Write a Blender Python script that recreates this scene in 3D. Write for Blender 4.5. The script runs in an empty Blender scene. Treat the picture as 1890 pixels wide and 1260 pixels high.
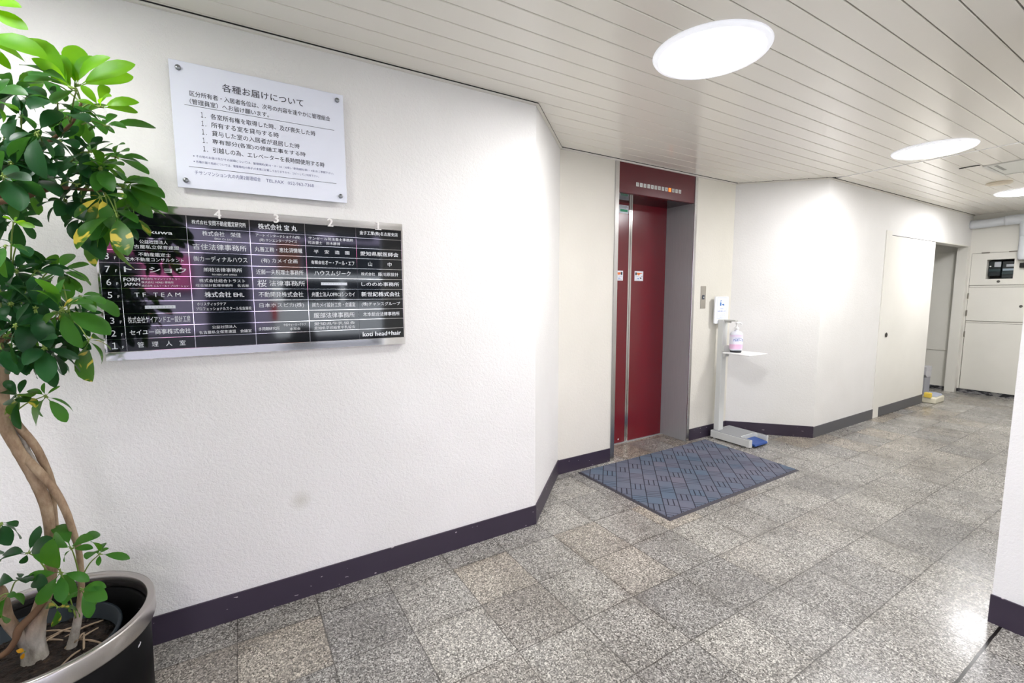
import bpy, math, random
from mathutils import Vector, Matrix

# ------------------------------------------------------------------ camera, world, exposure
scene = bpy.context.scene
COL = scene.collection
IMG_W, IMG_H = 1890.0, 1260.0
FPX = 839.155
PITCH, ROLL, YAW = math.radians(5.92583), math.radians(-0.17466), math.radians(31.25737)
EYE = Vector((0.0, 0.0, 1.3))
fwd = Vector((math.sin(YAW) * math.cos(PITCH), math.cos(YAW) * math.cos(PITCH), -math.sin(PITCH)))
rgt0 = Vector((math.cos(YAW), -math.sin(YAW), 0.0))
up0 = rgt0.cross(fwd)
rgt = rgt0 * math.cos(ROLL) + up0 * math.sin(ROLL)
upv = -rgt0 * math.sin(ROLL) + up0 * math.cos(ROLL)
cam_data = bpy.data.cameras.new('camera')
cam_data.sensor_width = 36.0
cam_data.lens = FPX / IMG_W * 36.0
cam_data.clip_start = 0.02
cam_data.clip_end = 200.0
cam = bpy.data.objects.new('camera', cam_data)
cam.matrix_world = Matrix(((rgt.x, upv.x, -fwd.x, EYE.x), (rgt.y, upv.y, -fwd.y, EYE.y),
                           (rgt.z, upv.z, -fwd.z, EYE.z), (0, 0, 0, 1)))
COL.objects.link(cam)
scene.camera = cam

vs = scene.view_settings
vs.view_transform = 'Standard'
vs.look = 'None'
vs.exposure = 1.18
vs.gamma = 1.0
vs.use_curve_mapping = False

world = bpy.data.worlds.new('daylight')
scene.world = world
world.use_nodes = True
wbg = world.node_tree.nodes['Background']
wbg.inputs[0].default_value = (0.80, 0.90, 1.0, 1)
wbg.inputs[1].default_value = 3.2

LAMP_LEVEL = 36.0          # radiance of the round ceiling lights
scene.cycles.max_bounces = 6
scene.cycles.diffuse_bounces = 4
scene.cycles.glossy_bounces = 3
scene.cycles.sample_clamp_indirect = 6.0


def at(px, py, Y):
    """Point of the room seen at a photo pixel, at distance Y towards the main wall."""
    d = rgt * ((px - IMG_W / 2) / FPX) - upv * ((py - IMG_H / 2) / FPX) + fwd
    return EYE + d * (Y / d.y)


# ------------------------------------------------------------------ dimensions of the place
H = 2.282                    # ceiling
WL = 2.045                   # main wall plane (Y)
XC0, XC1 = 1.391, 1.930      # left splay in plan
WE = 2.548                   # lift wall plane (Y)
XC2, XC3 = 3.904, 4.400      # right splay in plan
WR = 2.015                   # corridor wall plane (Y)
XEND = 8.12                  # end wall plane (X)
XP, YP = 2.497, 0.457        # free corner of the front wall
YD = 2.83                    # lift doors plane
XW, YS = -2.6, -2.8          # lobby limits behind the camera


# ------------------------------------------------------------------ helpers
def srgb(h):
    h = h.lstrip('#')
    out = []
    for i in (0, 2, 4):
        c = int(h[i:i + 2], 16) / 255.0
        out.append(c / 12.92 if c <= 0.04045 else ((c + 0.055) / 1.055) ** 2.4)
    return tuple(out) + (1.0,)


MATS = {}


def mat(name, color, rough=0.5, metal=0.0, spec=0.5, emit=None, emit_s=0.0):
    if name in MATS:
        return MATS[name]
    m = bpy.data.materials.new(name)
    m.use_nodes = True
    b = m.node_tree.nodes['Principled BSDF']
    c = srgb(color) if isinstance(color, str) else tuple(color) + (1.0,)
    b.inputs['Base Color'].default_value = c
    b.inputs['Roughness'].default_value = rough
    b.inputs['Metallic'].default_value = metal
    b.inputs['Specular IOR Level'].default_value = spec
    if emit:
        b.inputs['Emission Color'].default_value = srgb(emit)
        b.inputs['Emission Strength'].default_value = emit_s
    MATS[name] = m
    return m


class NT:
    """Short-hand for building node trees."""

    def __init__(self, m):
        self.t = m.node_tree
        self.b = self.t.nodes['Principled BSDF']
        g = self.t.nodes.new('ShaderNodeNewGeometry')
        self.pos = g.outputs['Position']

    def link(self, a, b):
        if isinstance(a, (int, float)):
            b.default_value = a
        elif isinstance(a, tuple):
            b.default_value = a
        else:
            self.t.links.new(a, b)

    def m(self, op, a, b=0.0, c=0.0):
        n = self.t.nodes.new('ShaderNodeMath')
        n.operation = op
        self.link(a, n.inputs[0])
        self.link(b, n.inputs[1])
        self.link(c, n.inputs[2])
        return n.outputs[0]

    def xyz(self, v=None):
        n = self.t.nodes.new('ShaderNodeSeparateXYZ')
        self.link(v if v is not None else self.pos, n.inputs[0])
        return n.outputs[0], n.outputs[1], n.outputs[2]

    def comb(self, x, y, z=0.0):
        n = self.t.nodes.new('ShaderNodeCombineXYZ')
        for s, i in zip((x, y, z), range(3)):
            self.link(s, n.inputs[i])
        return n.outputs[0]

    def scale(self, v, s):
        n = self.t.nodes.new('ShaderNodeVectorMath')
        n.operation = 'MULTIPLY'
        self.link(v, n.inputs[0])
        n.inputs[1].default_value = s
        return n.outputs[0]

    def noise(self, scale, detail=2.0, rough=0.5, v=None, dist=0.0):
        n = self.t.nodes.new('ShaderNodeTexNoise')
        n.inputs['Scale'].default_value = scale
        n.inputs['Detail'].default_value = detail
        n.inputs['Roughness'].default_value = rough
        n.inputs['Distortion'].default_value = dist
        self.link(v if v is not None else self.pos, n.inputs['Vector'])
        return n.outputs['Fac']

    def voro(self, scale, v=None, out='Color', feature='F1'):
        n = self.t.nodes.new('ShaderNodeTexVoronoi')
        n.feature = feature
        n.inputs['Scale'].default_value = scale
        self.link(v if v is not None else self.pos, n.inputs['Vector'])
        return n.outputs[out]

    def white(self, v):
        n = self.t.nodes.new('ShaderNodeTexWhiteNoise')
        n.noise_dimensions = '3D'
        self.link(v, n.inputs['Vector'])
        return n.outputs['Value']

    def ramp(self, f, stops, interp='LINEAR'):
        n = self.t.nodes.new('ShaderNodeValToRGB')
        n.color_ramp.interpolation = interp
        el = n.color_ramp.elements
        while len(el) < len(stops):
            el.new(0.5)
        for e, (p, c) in zip(el, stops):
            e.position = p
            e.color = srgb(c) if isinstance(c, str) else tuple(c) + (1.0,)
        self.link(f, n.inputs[0])
        return n.outputs['Color']

    def mix(self, f, a, b, mode='MIX'):
        n = self.t.nodes.new('ShaderNodeMix')
        n.data_type = 'RGBA'
        n.blend_type = mode
        self.link(f, n.inputs['Factor'])
        for s, i in ((a, 6), (b, 7)):
            if isinstance(s, str):
                s = srgb(s)
            self.link(s, n.inputs[i])
        return n.outputs[2]

    def bump(self, h, strength, dist):
        n = self.t.nodes.new('ShaderNodeBump')
        n.inputs['Strength'].default_value = strength
        n.inputs['Distance'].default_value = dist
        self.link(h, n.inputs['Height'])
        self.link(n.outputs[0], self.b.inputs['Normal'])


ORG = {}


def tag(o, label=None, cat=None, group=None, kind=None):
    if label:
        o['label'] = label
    if cat:
        o['category'] = cat
    if group:
        o['group'] = group
    if kind:
        o['kind'] = kind
    return o


def thing(name, loc, label, cat, group=None, kind=None):
    o = bpy.data.objects.new(name, None)
    o.empty_display_size = 0.05
    o.location = loc
    COL.objects.link(o)
    ORG[o.name] = Vector(loc)
    return tag(o, label, cat, group, kind)


class MB:
    """Collects shapes in world coordinates and links them as one mesh object."""

    def __init__(self):
        self.v, self.f, self.mi, self.sm = [], [], [], []

    def add(self, verts, faces, mi=0, smooth=False):
        k = len(self.v)
        self.v += [Vector(p) for p in verts]
        for f in faces:
            self.f.append([i + k for i in f])
            self.mi.append(mi)
            self.sm.append(smooth)
        return self

    def box(self, x0, x1, y0, y1, z0, z1, mi=0):
        return self.add([(x0, y0, z0), (x1, y0, z0), (x1, y1, z0), (x0, y1, z0),
                         (x0, y0, z1), (x1, y0, z1), (x1, y1, z1), (x0, y1, z1)],
                        [(0, 3, 2, 1), (4, 5, 6, 7), (0, 1, 5, 4), (1, 2, 6, 5), (2, 3, 7, 6), (3, 0, 4, 7)], mi)

    def bbox(self, x0, x1, y0, y1, z0, z1, b=0.004, mi=0):
        """Box with chamfered edges."""
        xs, ys, zs = (x0, x1), (y0, y1), (z0, z1)
        idx, verts = {}, []

        def vid(ix, iy, iz, ax):
            key = (ix, iy, iz, ax)
            if key not in idx:
                p = [xs[ix], ys[iy], zs[iz]]
                for a, i in ((0, ix), (1, iy), (2, iz)):
                    if a != ax:
                        p[a] += b if i == 0 else -b
                idx[key] = len(verts)
                verts.append(p)
            return idx[key]
        faces = []
        for ax in range(3):
            o1, o2 = [a for a in range(3) if a != ax]
            for s in (0, 1):
                q = []
                for a, c in ((0, 0), (1, 0), (1, 1), (0, 1)):
                    t = [0, 0, 0]
                    t[ax] = s
                    t[o1] = a
                    t[o2] = c
                    q.append(vid(t[0], t[1], t[2], ax))
                flip = (s == 0) != (ax == 1)
                faces.append(q[::-1] if flip else q)
        for ax in range(3):
            o1, o2 = [a for a in range(3) if a != ax]
            for a in (0, 1):
                for c in (0, 1):
                    t0 = [0, 0, 0]
                    t0[o1] = a
                    t0[o2] = c
                    t1 = list(t0)
                    t1[ax] = 1
                    faces.append([vid(*t0, o1), vid(*t1, o1), vid(*t1, o2), vid(*t0, o2)])
        for i in (0, 1):
            for j in (0, 1):
                for k in (0, 1):
                    faces.append([vid(i, j, k, 0), vid(i, j, k, 1), vid(i, j, k, 2)])
        return self.add(verts, faces, mi)

    def prism(self, poly, z0, z1, mi=0, smooth=False):
        n = len(poly)
        verts = [(x, y, z0) for x, y in poly] + [(x, y, z1) for x, y in poly]
        faces = [list(range(n))[::-1], [n + i for i in range(n)]]
        self.add(verts, faces, mi)
        k = len(self.v) - 2 * n
        for i in range(n):
            self.f.append([k + i, k + (i + 1) % n, k + n + (i + 1) % n, k + n + i])
            self.mi.append(mi)
            self.sm.append(smooth)
        return self

    def slab(self, poly, o, ux, uz, t, mi=0):
        """Extrude a 2D outline (in ux, uz at o) along the normal by t."""
        nrm = Vector(ux).cross(Vector(uz))
        o, ux, uz = Vector(o), Vector(ux), Vector(uz)
        n = len(poly)
        verts = [o + ux * a + uz * b for a, b in poly] + [o + ux * a + uz * b + nrm * t for a, b in poly]
        faces = [list(range(n))[::-1], [n + i for i in range(n)]]
        faces += [[i, (i + 1) % n, n + (i + 1) % n, n + i] for i in range(n)]
        return self.add(verts, faces, mi)

    def quad(self, o, ux, uz, w, h, mi=0):
        o, ux, uz = Vector(o), Vector(ux), Vector(uz)
        return self.add([o, o + ux * w, o + ux * w + uz * h, o + uz * h], [(0, 1, 2, 3)], mi)

    def lathe(self, prof, c, seg=48, mi=0, axis='z', closed=False):
        cx, cy, cz = c
        verts, faces = [], []
        for r, h in prof:
            for i in range(seg):
                a = 2 * math.pi * i / seg
                p = (r * math.cos(a), r * math.sin(a), h)
                if axis == 'y':
                    p = (p[0], p[2], p[1])
                elif axis == 'x':
                    p = (p[2], p[0], p[1])
                verts.append((cx + p[0], cy + p[1], cz + p[2]))
        n = len(prof)
        rng = range(n if closed else n - 1)
        for j in rng:
            for i in range(seg):
                a, b = j * seg + i, j * seg + (i + 1) % seg
                c2, d = ((j + 1) % n) * seg + (i + 1) % seg, ((j + 1) % n) * seg + i
                faces.append([a, b, c2, d])
        if not closed:
            if prof[0][0] > 1e-4:
                faces.append(list(range(seg))[::-1])
            if prof[-1][0] > 1e-4:
                faces.append([(n - 1) * seg + i for i in range(seg)])
        return self.add(verts, faces, mi, True)

    def tube(self, pts, radii, seg=10, mi=0, steps=5, jitter=0.0, rnd=None):
        pts = [Vector(p) for p in pts]
        P, R = [], []
        n = len(pts)
        for i in range(n - 1):
            p0, p1, p2, p3 = pts[max(i - 1, 0)], pts[i], pts[i + 1], pts[min(i + 2, n - 1)]
            for s in range(steps):
                t = s / steps
                P.append(0.5 * ((2 * p1) + (p2 - p0) * t + (2 * p0 - 5 * p1 + 4 * p2 - p3) * t * t
                                + (3 * p1 - p0 - 3 * p2 + p3) * t ** 3))
                R.append(radii[i] * (1 - t) + radii[i + 1] * t)
        P.append(pts[-1])
        R.append(radii[-1])
        verts, faces = [], []
        prev = None
        for i, p in enumerate(P):
            d = (P[min(i + 1, len(P) - 1)] - P[max(i - 1, 0)]).normalized()
            if prev is None:
                ref = Vector((0, 0, 1)) if abs(d.z) < 0.9 else Vector((1, 0, 0))
                u = d.cross(ref).normalized()
            else:
                u = (prev - d * prev.dot(d)).normalized()
            prev = u
            w = d.cross(u)
            for k in range(seg):
                a = 2 * math.pi * k / seg
                r = R[i] * (1 + (jitter * (rnd.random() - 0.5) if rnd else 0))
                verts.append(p + u * (r * math.cos(a)) + w * (r * math.sin(a)))
        for i in range(len(P) - 1):
            for k in range(seg):
                a, b = i * seg + k, i * seg + (k + 1) % seg
                faces.append([a, b, b + seg, a + seg])
        faces.append(list(range(seg))[::-1])
        faces.append([(len(P) - 1) * seg + k for k in range(seg)])
        return self.add(verts, faces, mi, True)

    def build(self, name, mats, parent=None, origin=None, bevel=0.0):
        me = bpy.data.meshes.new(name)
        if not isinstance(mats, (list, tuple)):
            mats = [mats]
        org = ORG[parent.name] if parent is not None else Vector(origin if origin is not None else (0, 0, 0))
        me.from_pydata([tuple(p - org) for p in self.v], [], self.f)
        for m in mats:
            me.materials.append(m)
        me.polygons.foreach_set('material_index', self.mi)
        me.polygons.foreach_set('use_smooth', self.sm)
        me.update()
        o = bpy.data.objects.new(name, me)
        COL.objects.link(o)
        if parent is not None:
            o.parent = parent
        else:
            o.location = org
        ORG[o.name] = org
        if bevel:
            bv = o.modifiers.new('bevel', 'BEVEL')
            bv.width = bevel
            bv.segments = 2
            bv.limit_method = 'ANGLE'
        return o


def struct(name, mb, mats, label, cat, bevel=0.0):
    o = mb.build(name, mats, bevel=bevel)
    return tag(o, label, cat, kind='structure')


def text_geo(body, bold=0.0):
    cu = bpy.data.curves.new('t', 'FONT')
    cu.body = body
    cu.size = 1.0
    cu.resolution_u = 2
    o = bpy.data.objects.new('t', cu)
    COL.objects.link(o)
    bpy.context.view_layer.update()
    dg = bpy.context.evaluated_depsgraph_get()
    me = bpy.data.meshes.new_from_object(o.evaluated_get(dg))
    vs_ = [(v.co.x, v.co.y) for v in me.vertices]
    fs_ = [list(p.vertices) for p in me.polygons]
    bpy.data.objects.remove(o)
    bpy.data.curves.remove(cu)
    bpy.data.meshes.remove(me)
    return vs_, fs_


def write(mb, body, o, ux, uz, w=None, h=None, align='C', bold=0.012, lift=0.0006, mi=0, lo=None):
    """Put lettering on the plane (o, ux, uz): fits width w and/or height h; o is the anchor at mid height."""
    vs_, fs_ = text_geo(body, bold)
    if not vs_:
        return mb
    x0, x1 = min(p[0] for p in vs_), max(p[0] for p in vs_)
    y0, y1 = min(p[1] for p in vs_), max(p[1] for p in vs_)
    if lo is not None:
        y0, y1 = lo
    sx = w / (x1 - x0) if w else None
    sy = h / (y1 - y0) if h else None
    sx = sx or sy
    sy = sy or sx
    ux, uz = Vector(ux), Vector(uz)
    n = ux.cross(uz)
    ax = {'C': (x0 + x1) / 2, 'L': x0, 'R': x1}[align]
    ay = (y0 + y1) / 2
    base = Vector(o) + n * lift
    for q, (dx, dy) in enumerate(((0.0, 0.0),) if bold < 0.003 else ((-bold, -bold * 0.5), (bold, bold * 0.5))):
        mb.add([base + n * (q * 0.00025) + ux * ((p[0] - ax + dx) * sx) + uz * ((p[1] - ay + dy) * sy) for p in vs_], fs_, mi)
    return mb


EX, EZ = Vector((1, 0, 0)), Vector((0, 0, 1))
EYM = Vector((0, -1, 0))          # right-hand direction along the end wall, seen from the corridor


# ------------------------------------------------------------------ surface materials
def wall_material(name, color, bump_s, scale, rough=0.55, fine=True):
    m = mat(name, color, rough, spec=0.35)
    n = NT(m)
    stain = n.ramp(n.noise(1.3, 3.0, 0.6), [(0.35, (0.93, 0.93, 0.92)), (0.7, (1, 1, 1))])
    n.link(n.mix(1.0, srgb(color), stain, 'MULTIPLY'), n.b.inputs['Base Color'])
    h = n.noise(scale, 3.0, 0.55, dist=0.6)
    if fine:
        h = n.m('ADD', n.m('MULTIPLY', n.m('SMOOTH_MIN', h, 0.62, 0.2), 1.0), n.m('MULTIPLY', n.noise(scale * 3.1, 2.0), 0.35))
    n.bump(h, bump_s, 0.010)
    return m


M_WALL = wall_material('stucco_white', '#EFEEEB', 0.34, 70.0)
# a smudge and fine cracks on the main wall keep their own place on it
_n = NT(M_WALL)
_x, _y, _z = _n.xyz()
_d = _n.m('SQRT', _n.m('ADD', _n.m('POWER', _n.m('SUBTRACT', _x, 0.192), 2.0), _n.m('POWER', _n.m('SUBTRACT', _z, 0.435), 2.0)))
_k = _n.ramp(_d, [(0.0, (0.80, 0.79, 0.74)), (0.05, (1, 1, 1))])
_old = _n.b.inputs['Base Color'].links[0].from_socket
_n.link(_n.mix(1.0, _old, _k, 'MULTIPLY'), _n.b.inputs['Base Color'])
M_WALLR = wall_material('stucco_fine', '#EFEEEC', 0.20, 75.0)
M_WALL2 = wall_material('painted_cream', '#E5E2D7', 0.22, 55.0)
M_PAINT = wall_material('smooth_paint', '#EFEDE6', 0.04, 30.0, 0.45, fine=False)
M_PANEL = wall_material('cabinet_paint', '#E9E7DF', 0.05, 40.0, 0.4, fine=False)

M_BASE = mat('skirting_plum', '#43394A', 0.38)
_n = NT(M_BASE)
_chips = _n.m('GREATER_THAN', _n.noise(22.0, 2.0, 0.6, v=_n.scale(_n.pos, (1, 1, 2.2))), 0.715)
_n.link(_n.mix(_chips, _n.mix(_n.noise(2.5, 3.0), '#2F2735', '#3C3343'), '#B9B0B4'), _n.b.inputs['Base Color'])
M_BASE2 = mat('skirting_grey', '#55555A', 0.4)

M_SLAT = mat('ceiling_slat', '#F2EEE4', 0.17, spec=0.5)
_n = NT(M_SLAT)
_n.bump(_n.noise(1.0, 1.0, 0.5, v=_n.scale(_n.pos, (2.0, 9.0, 1.0))), 0.07, 0.02)
M_DARK = mat('shadow_gap_black', '#1C1A18', 0.8)
M_TRIM = mat('ceiling_trim', '#E6E3DA', 0.45)
M_GLOW = mat('lamp_diffuser', '#FFFFFF', 0.4, emit='#F9F8FA', emit_s=LAMP_LEVEL)
M_RING = mat('white_enamel', '#F4F4F4', 0.35)
M_RIM = mat('lamp_ring_glow', '#F4F4F4', 0.4, emit='#EEF1FC', emit_s=0.22)  # faint glow given to the ring in place of light from the diffuser


def floor_material():
    m = mat('terrazzo', '#8C8880', 0.2, spec=0.5)
    n = NT(m)
    x, y, z = n.xyz()
    wob = n.m('MULTIPLY', n.m('SUBTRACT', n.noise(9.0, 2.0), 0.5), 0.006)
    T = 0.293
    u = n.m('DIVIDE', n.m('ADD', n.m('SUBTRACT', x, -0.064), wob), T)
    v = n.m('DIVIDE', n.m('ADD', n.m('SUBTRACT', y, 0.424), wob), T)
    cell = n.comb(n.m('FLOOR', u), n.m('FLOOR', v), 0.0)
    rnd = n.white(cell)
    rnd2 = n.white(n.scale(cell, (3.7, 1.9, 1.0)))

    def edge(w):
        f = n.m('FRACT', w)
        return n.m('MULTIPLY', n.m('MINIMUM', f, n.m('SUBTRACT', 1.0, f)), T)
    eu, ev = edge(u), edge(v)
    wide = n.m('ADD', 0.0008, n.m('MULTIPLY', n.noise(3.1, 2.0), 0.0028))
    joint = n.m('MAXIMUM', n.m('LESS_THAN', eu, wide), n.m('LESS_THAN', ev, wide))
    open_j = n.m('MULTIPLY', n.m('LESS_THAN', n.m('ABSOLUTE', n.m('SUBTRACT', n.m('ADD', y, wob), 0.424)), 0.0045),
                 n.m('MULTIPLY', n.m('LESS_THAN', x, 2.55), n.m('GREATER_THAN', x, 1.0)))
    jig = n.t.nodes.new('ShaderNodeVectorMath')
    jig.operation = 'MULTIPLY_ADD'
    jn = n.t.nodes.new('ShaderNodeTexNoise')
    jn.inputs['Scale'].default_value = 260.0
    n.link(n.pos, jn.inputs['Vector'])
    n.link(jn.outputs['Color'], jig.inputs[0])
    jig.inputs[1].default_value = (0.007, 0.007, 0.007)
    n.link(n.pos, jig.inputs[2])
    chips = n.white(n.voro(235.0, v=jig.outputs[0], out='Position'))
    col = n.ramp(chips, [(0.0, '#565450'), (0.16, '#757370'), (0.38, '#928F8A'), (0.64, '#AEABA5'), (0.86, '#D2CFC8')], 'CONSTANT')
    tone = n.mix(rnd, (0.80, 0.80, 0.81, 1), (1.10, 1.09, 1.06, 1))
    col = n.mix(1.0, col, tone, 'MULTIPLY')
    warm = n.m('MULTIPLY', n.m('GREATER_THAN', rnd2, 0.62), 0.55)
    near_wall = n.ramp(n.m('DIVIDE', y, 2.2), [(0.45, (0, 0, 0)), (0.9, (1, 1, 1))])
    col = n.mix(n.m('MULTIPLY', warm, near_wall), col, n.mix(1.0, col, (1.02, 0.90, 0.76, 1), 'MULTIPLY'))
    grime = n.ramp(n.noise(2.2, 4.0, 0.65), [(0.34, (0.66, 0.65, 0.64)), (0.56, (1, 1, 1))])
    col = n.mix(0.8, col, n.mix(1.0, col, grime, 'MULTIPLY'))
    seam = n.ramp(n.m('MINIMUM', eu, ev), [(0.0, (1, 1, 1)), (0.035, (0, 0, 0))])
    seam = n.m('MULTIPLY', seam, n.ramp(n.noise(4.0, 3.0), [(0.45, (0, 0, 0)), (0.65, (1, 1, 1))]))
    col = n.mix(n.m('MULTIPLY', seam, 0.6), col, n.mix(1.0, col, (0.62, 0.60, 0.57, 1), 'MULTIPLY'))
    col = n.mix(n.m('MULTIPLY', joint, 0.68), col, '#35322E')
    col = n.mix(open_j, col, '#120F0C')
    n.link(col, n.b.inputs['Base Color'])
    n.link(n.m('ADD', 0.13, n.m('MULTIPLY', n.noise(5.0, 3.0), 0.26)), n.b.inputs['Roughness'])
    n.bump(n.m('SUBTRACT', n.m('MULTIPLY', n.noise(60.0, 2.0), 0.25), n.m('ADD', joint, open_j)), 0.25, 0.0025)
    return m


M_FLOOR = floor_material()

M_STEEL = mat('brushed_steel', '#8E8B88', 0.34, metal=0.45)
_n = NT(M_STEEL)
_g = _n.noise(60.0, 3.0, 0.6, v=_n.scale(_n.pos, (6.0, 6.0, 0.12)))
_n.link(_n.ramp(_g, [(0.3, (0.44, 0.465, 0.465)), (0.7, (0.50, 0.525, 0.525))]), _n.b.inputs['Base Color'])
_n.link(_n.m('ADD', 0.36, _n.m('MULTIPLY', _g, 0.16)), _n.b.inputs['Roughness'])
M_STEELF = mat('satin_steel', '#B9B7B5', 0.24, metal=1.0)
M_STEELB = mat('polished_steel', '#C9C6C4', 0.16, metal=1.0)
M_CHROME = mat('mirror_steel', '#D9D5D3', 0.07, metal=1.0)
M_BURG = mat('burgundy_door', '#6E1420', 0.20, spec=0.5)
M_BURG2 = mat('burgundy_panel', '#5A1A22', 0.32, spec=0.4)
M_SOFFIT = mat('dark_soffit', '#3A2A2C', 0.10, metal=0.85)
M_WHITE = mat('white_plastic', '#F2F2F0', 0.35)
M_GREYPL = mat('grey_plastic', '#C8C8C2', 0.4)
M_INK = mat('black_ink', '#20242C', 0.6)
M_BLUE = mat('blue_ink', '#1E6FC0', 0.5)
M_ORANGE = mat('orange_ink', '#F07A30', 0.5)
M_GREEN = mat('green_ink', '#2E9C72', 0.5)

# ------------------------------------------------------------------ room shell
struct('floor', MB().prism([(XW, YS), (XP, YS), (XP, YP), (8.3, YP), (8.3, 3.3), (XW, 3.3)], -0.05, 0.0), M_FLOOR,
       'speckled grey terrazzo tile floor of the lobby and corridor', 'floor')
ZT = 2.36
struct('wall_left', MB().prism([(XW - 0.15, WL), (XC0, WL), (XC0 - 0.06, WL + 0.15), (XW - 0.15, WL + 0.15)], 0, ZT), M_WALL,
       'long white stucco wall carrying the tenant directory', 'wall')
struct('wall_left_splay', MB().prism([(XC0, WL), (XC1, WE), (XC1 - 0.06, WE + 0.15), (XC0 - 0.06, WL + 0.15)], 0, ZT), M_WALL,
       'narrow slanted stucco wall left of the lift recess', 'wall')
OX0, OX1, OZ = 2.475, 3.340, 2.275      # clear opening between the steel jambs
struct('wall_back_left', MB().box(XC1 - 0.06, 2.4355, WE, WE + 0.15, 0, ZT), M_WALL2, 'cream wall left of the lift entrance', 'wall')
struct('wall_back_right', MB().box(3.3745, XC2 + 0.06, WE, WE + 0.15, 0, ZT), M_WALL2, 'cream wall right of the lift entrance', 'wall')
struct('wall_back_header', MB().box(2.4355, 3.3745, WE, WE + 0.15, OZ + 0.001, ZT), M_WALL2, 'narrow strip of wall above the lift entrance', 'wall')
struct('wall_right_splay', MB().prism([(XC2, WE), (XC3, WR), (XC3 + 0.06, WR + 0.12), (XC2 + 0.06, WE + 0.12)], 0, ZT), M_WALLR,
       'slanted stucco wall behind the sanitizer stand', 'wall')
DX0, DX1, DX2, DZ = 5.600, 6.920, 8.030, 1.885
mb = MB().box(XC3, DX0, WR, WR + 0.10, 0, ZT).box(DX0, XEND, WR, WR + 0.10, DZ + 0.012, ZT)
mb.box(DX2, XEND, WR, WR + 0.10, 0, DZ + 0.0119, 1)
struct('wall_right', mb, [M_WALLR, M_PANEL], 'white corridor wall with the flush door', 'wall')
# end wall with an opening for the meter window
WY0, WY1, WZ0, WZ1 = 1.608, 1.846, 1.472, 1.712
mb = MB()
for a, b, c, d in ((YP - 0.1, WY0, 0, ZT), (WY1, 3.2, 0, ZT), (WY0, WY1, 0, WZ0), (WY0, WY1, WZ1, ZT)):
    mb.box(XEND, XEND + 0.16, a, b, c, d)
struct('wall_end', mb, M_PANEL, 'cream end wall of the corridor with the meter cabinet', 'wall')
struct('wall_room', MB().box(6.0, XEND, 3.2, 3.3, 0, ZT).box(5.85, 6.0, WR + 0.101, 3.3, 0, ZT), M_PANEL, 'wall inside the side room beyond the doorway', 'wall')
struct('wall_front', MB().prism([(XP, YS - 0.1), (8.3, YS - 0.1), (8.3, YP), (XP, YP)], 0, ZT), M_WALLR,
       'white wall end at the right edge of the lobby', 'wall')
struct('wall_side', MB().box(XW - 0.15, XW, YS - 0.1, WL, 0, ZT), M_WALL, 'white side wall of the lobby', 'wall')
mb = MB().box(XW, -1.3, YS - 0.1, YS, 0, ZT).box(1.9, XP, YS - 0.1, YS, 0, ZT).box(-1.3, 1.9, YS - 0.1, YS, 2.16, ZT)
struct('wall_street', mb, M_WALL, 'street wall of the lobby around the open entrance', 'wall')

# skirtings
BH = 0.11
def skirt(name, pts, side, h, m, label):
    """Skirting along a plan polyline; side = offset direction per point."""
    poly = list(pts) + [(x + dx, y + dy) for (x, y), (dx, dy) in zip(reversed(pts), reversed(side))]
    return struct(name, MB().prism(poly, 0, h), m, label, 'baseboard')


t = 0.007
skirt('baseboard_left', [(XW, WL - 0.0005), (XC0, WL - 0.0005)], [(0, -t), (0.0027, -t)], BH, M_BASE, 'plum skirting under the tenant directory wall')
skirt('baseboard_left_splay', [(XC0 + 0.0005, WL - 0.0004), (XC1 + 0.0005, WE - 0.0004)], [(0.0027, -t), (0.0027, -t)], BH, M_BASE,
      'plum skirting on the slanted wall left of the lift')
skirt('baseboard_back', [(XC1 + 0.004, WE - 0.0005), (2.432, WE - 0.0005)], [(0, -t), (0, -t)], 0.105, M_BASE, 'plum skirting left of the lift doors')
skirt('baseboard_back_right', [(3.381, WE - 0.0005), (XC2 - 0.003, WE - 0.0005)], [(0, -t), (-0.003, -t)], 0.105, M_BASE, 'plum skirting right of the lift doors')
skirt('baseboard_right_splay', [(XC2 - 0.0005, WE - 0.0006), (XC3 - 0.0005, WR - 0.0006)], [(-0.003, -t), (-0.003, -t)], 0.105, M_BASE,
      'plum skirting behind the sanitizer stand')
skirt('baseboard_right', [(XC3, WR - 0.0005), (DX0, WR - 0.0005)], [(-0.003, -t), (0, -t)], 0.10, M_BASE2, 'grey skirting beside the flush door')
skirt('baseboard_front', [(XP - 0.0005, YS), (XP - 0.0005, YP + 0.003)], [(-t, 0), (-t, 0)], 0.115, M_BASE, 'plum skirting of the wall end at the right edge')
M_RUIN = mat('worn_skirting', '#3A3A42', 0.7)
_n = NT(M_RUIN)
_n.link(_n.ramp(_n.noise(14.0, 4.0, 0.7, v=_n.scale(_n.pos, (1, 1, 2.5))), [(0.46, '#17171C'), (0.52, '#77767A'), (0.62, '#8E8C88')]), _n.b.inputs['Base Color'])
struct('baseboard_end', MB().box(XEND - 0.006, XEND - 0.0005, YP, 3.2, 0, 0.048), M_RUIN, 'crumbling dark skirting under the meter cabinet', 'baseboard')

# ------------------------------------------------------------------ slatted ceiling
def y_lim(y):
    """X range of the room at plan depth y."""
    if y > WL:
        f = (y - WL) / (WE - WL)
        x0 = XC0 + (XC1 - XC0) * f
    else:
        x0 = XW
    if y > WR:
        f = (y - WR) / (WE - WR)
        x1 = XC3 + (XC2 - XC3) * f
    elif y < YP:
        x1 = XP
    else:
        x1 = XEND
    return x0, x1


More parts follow.
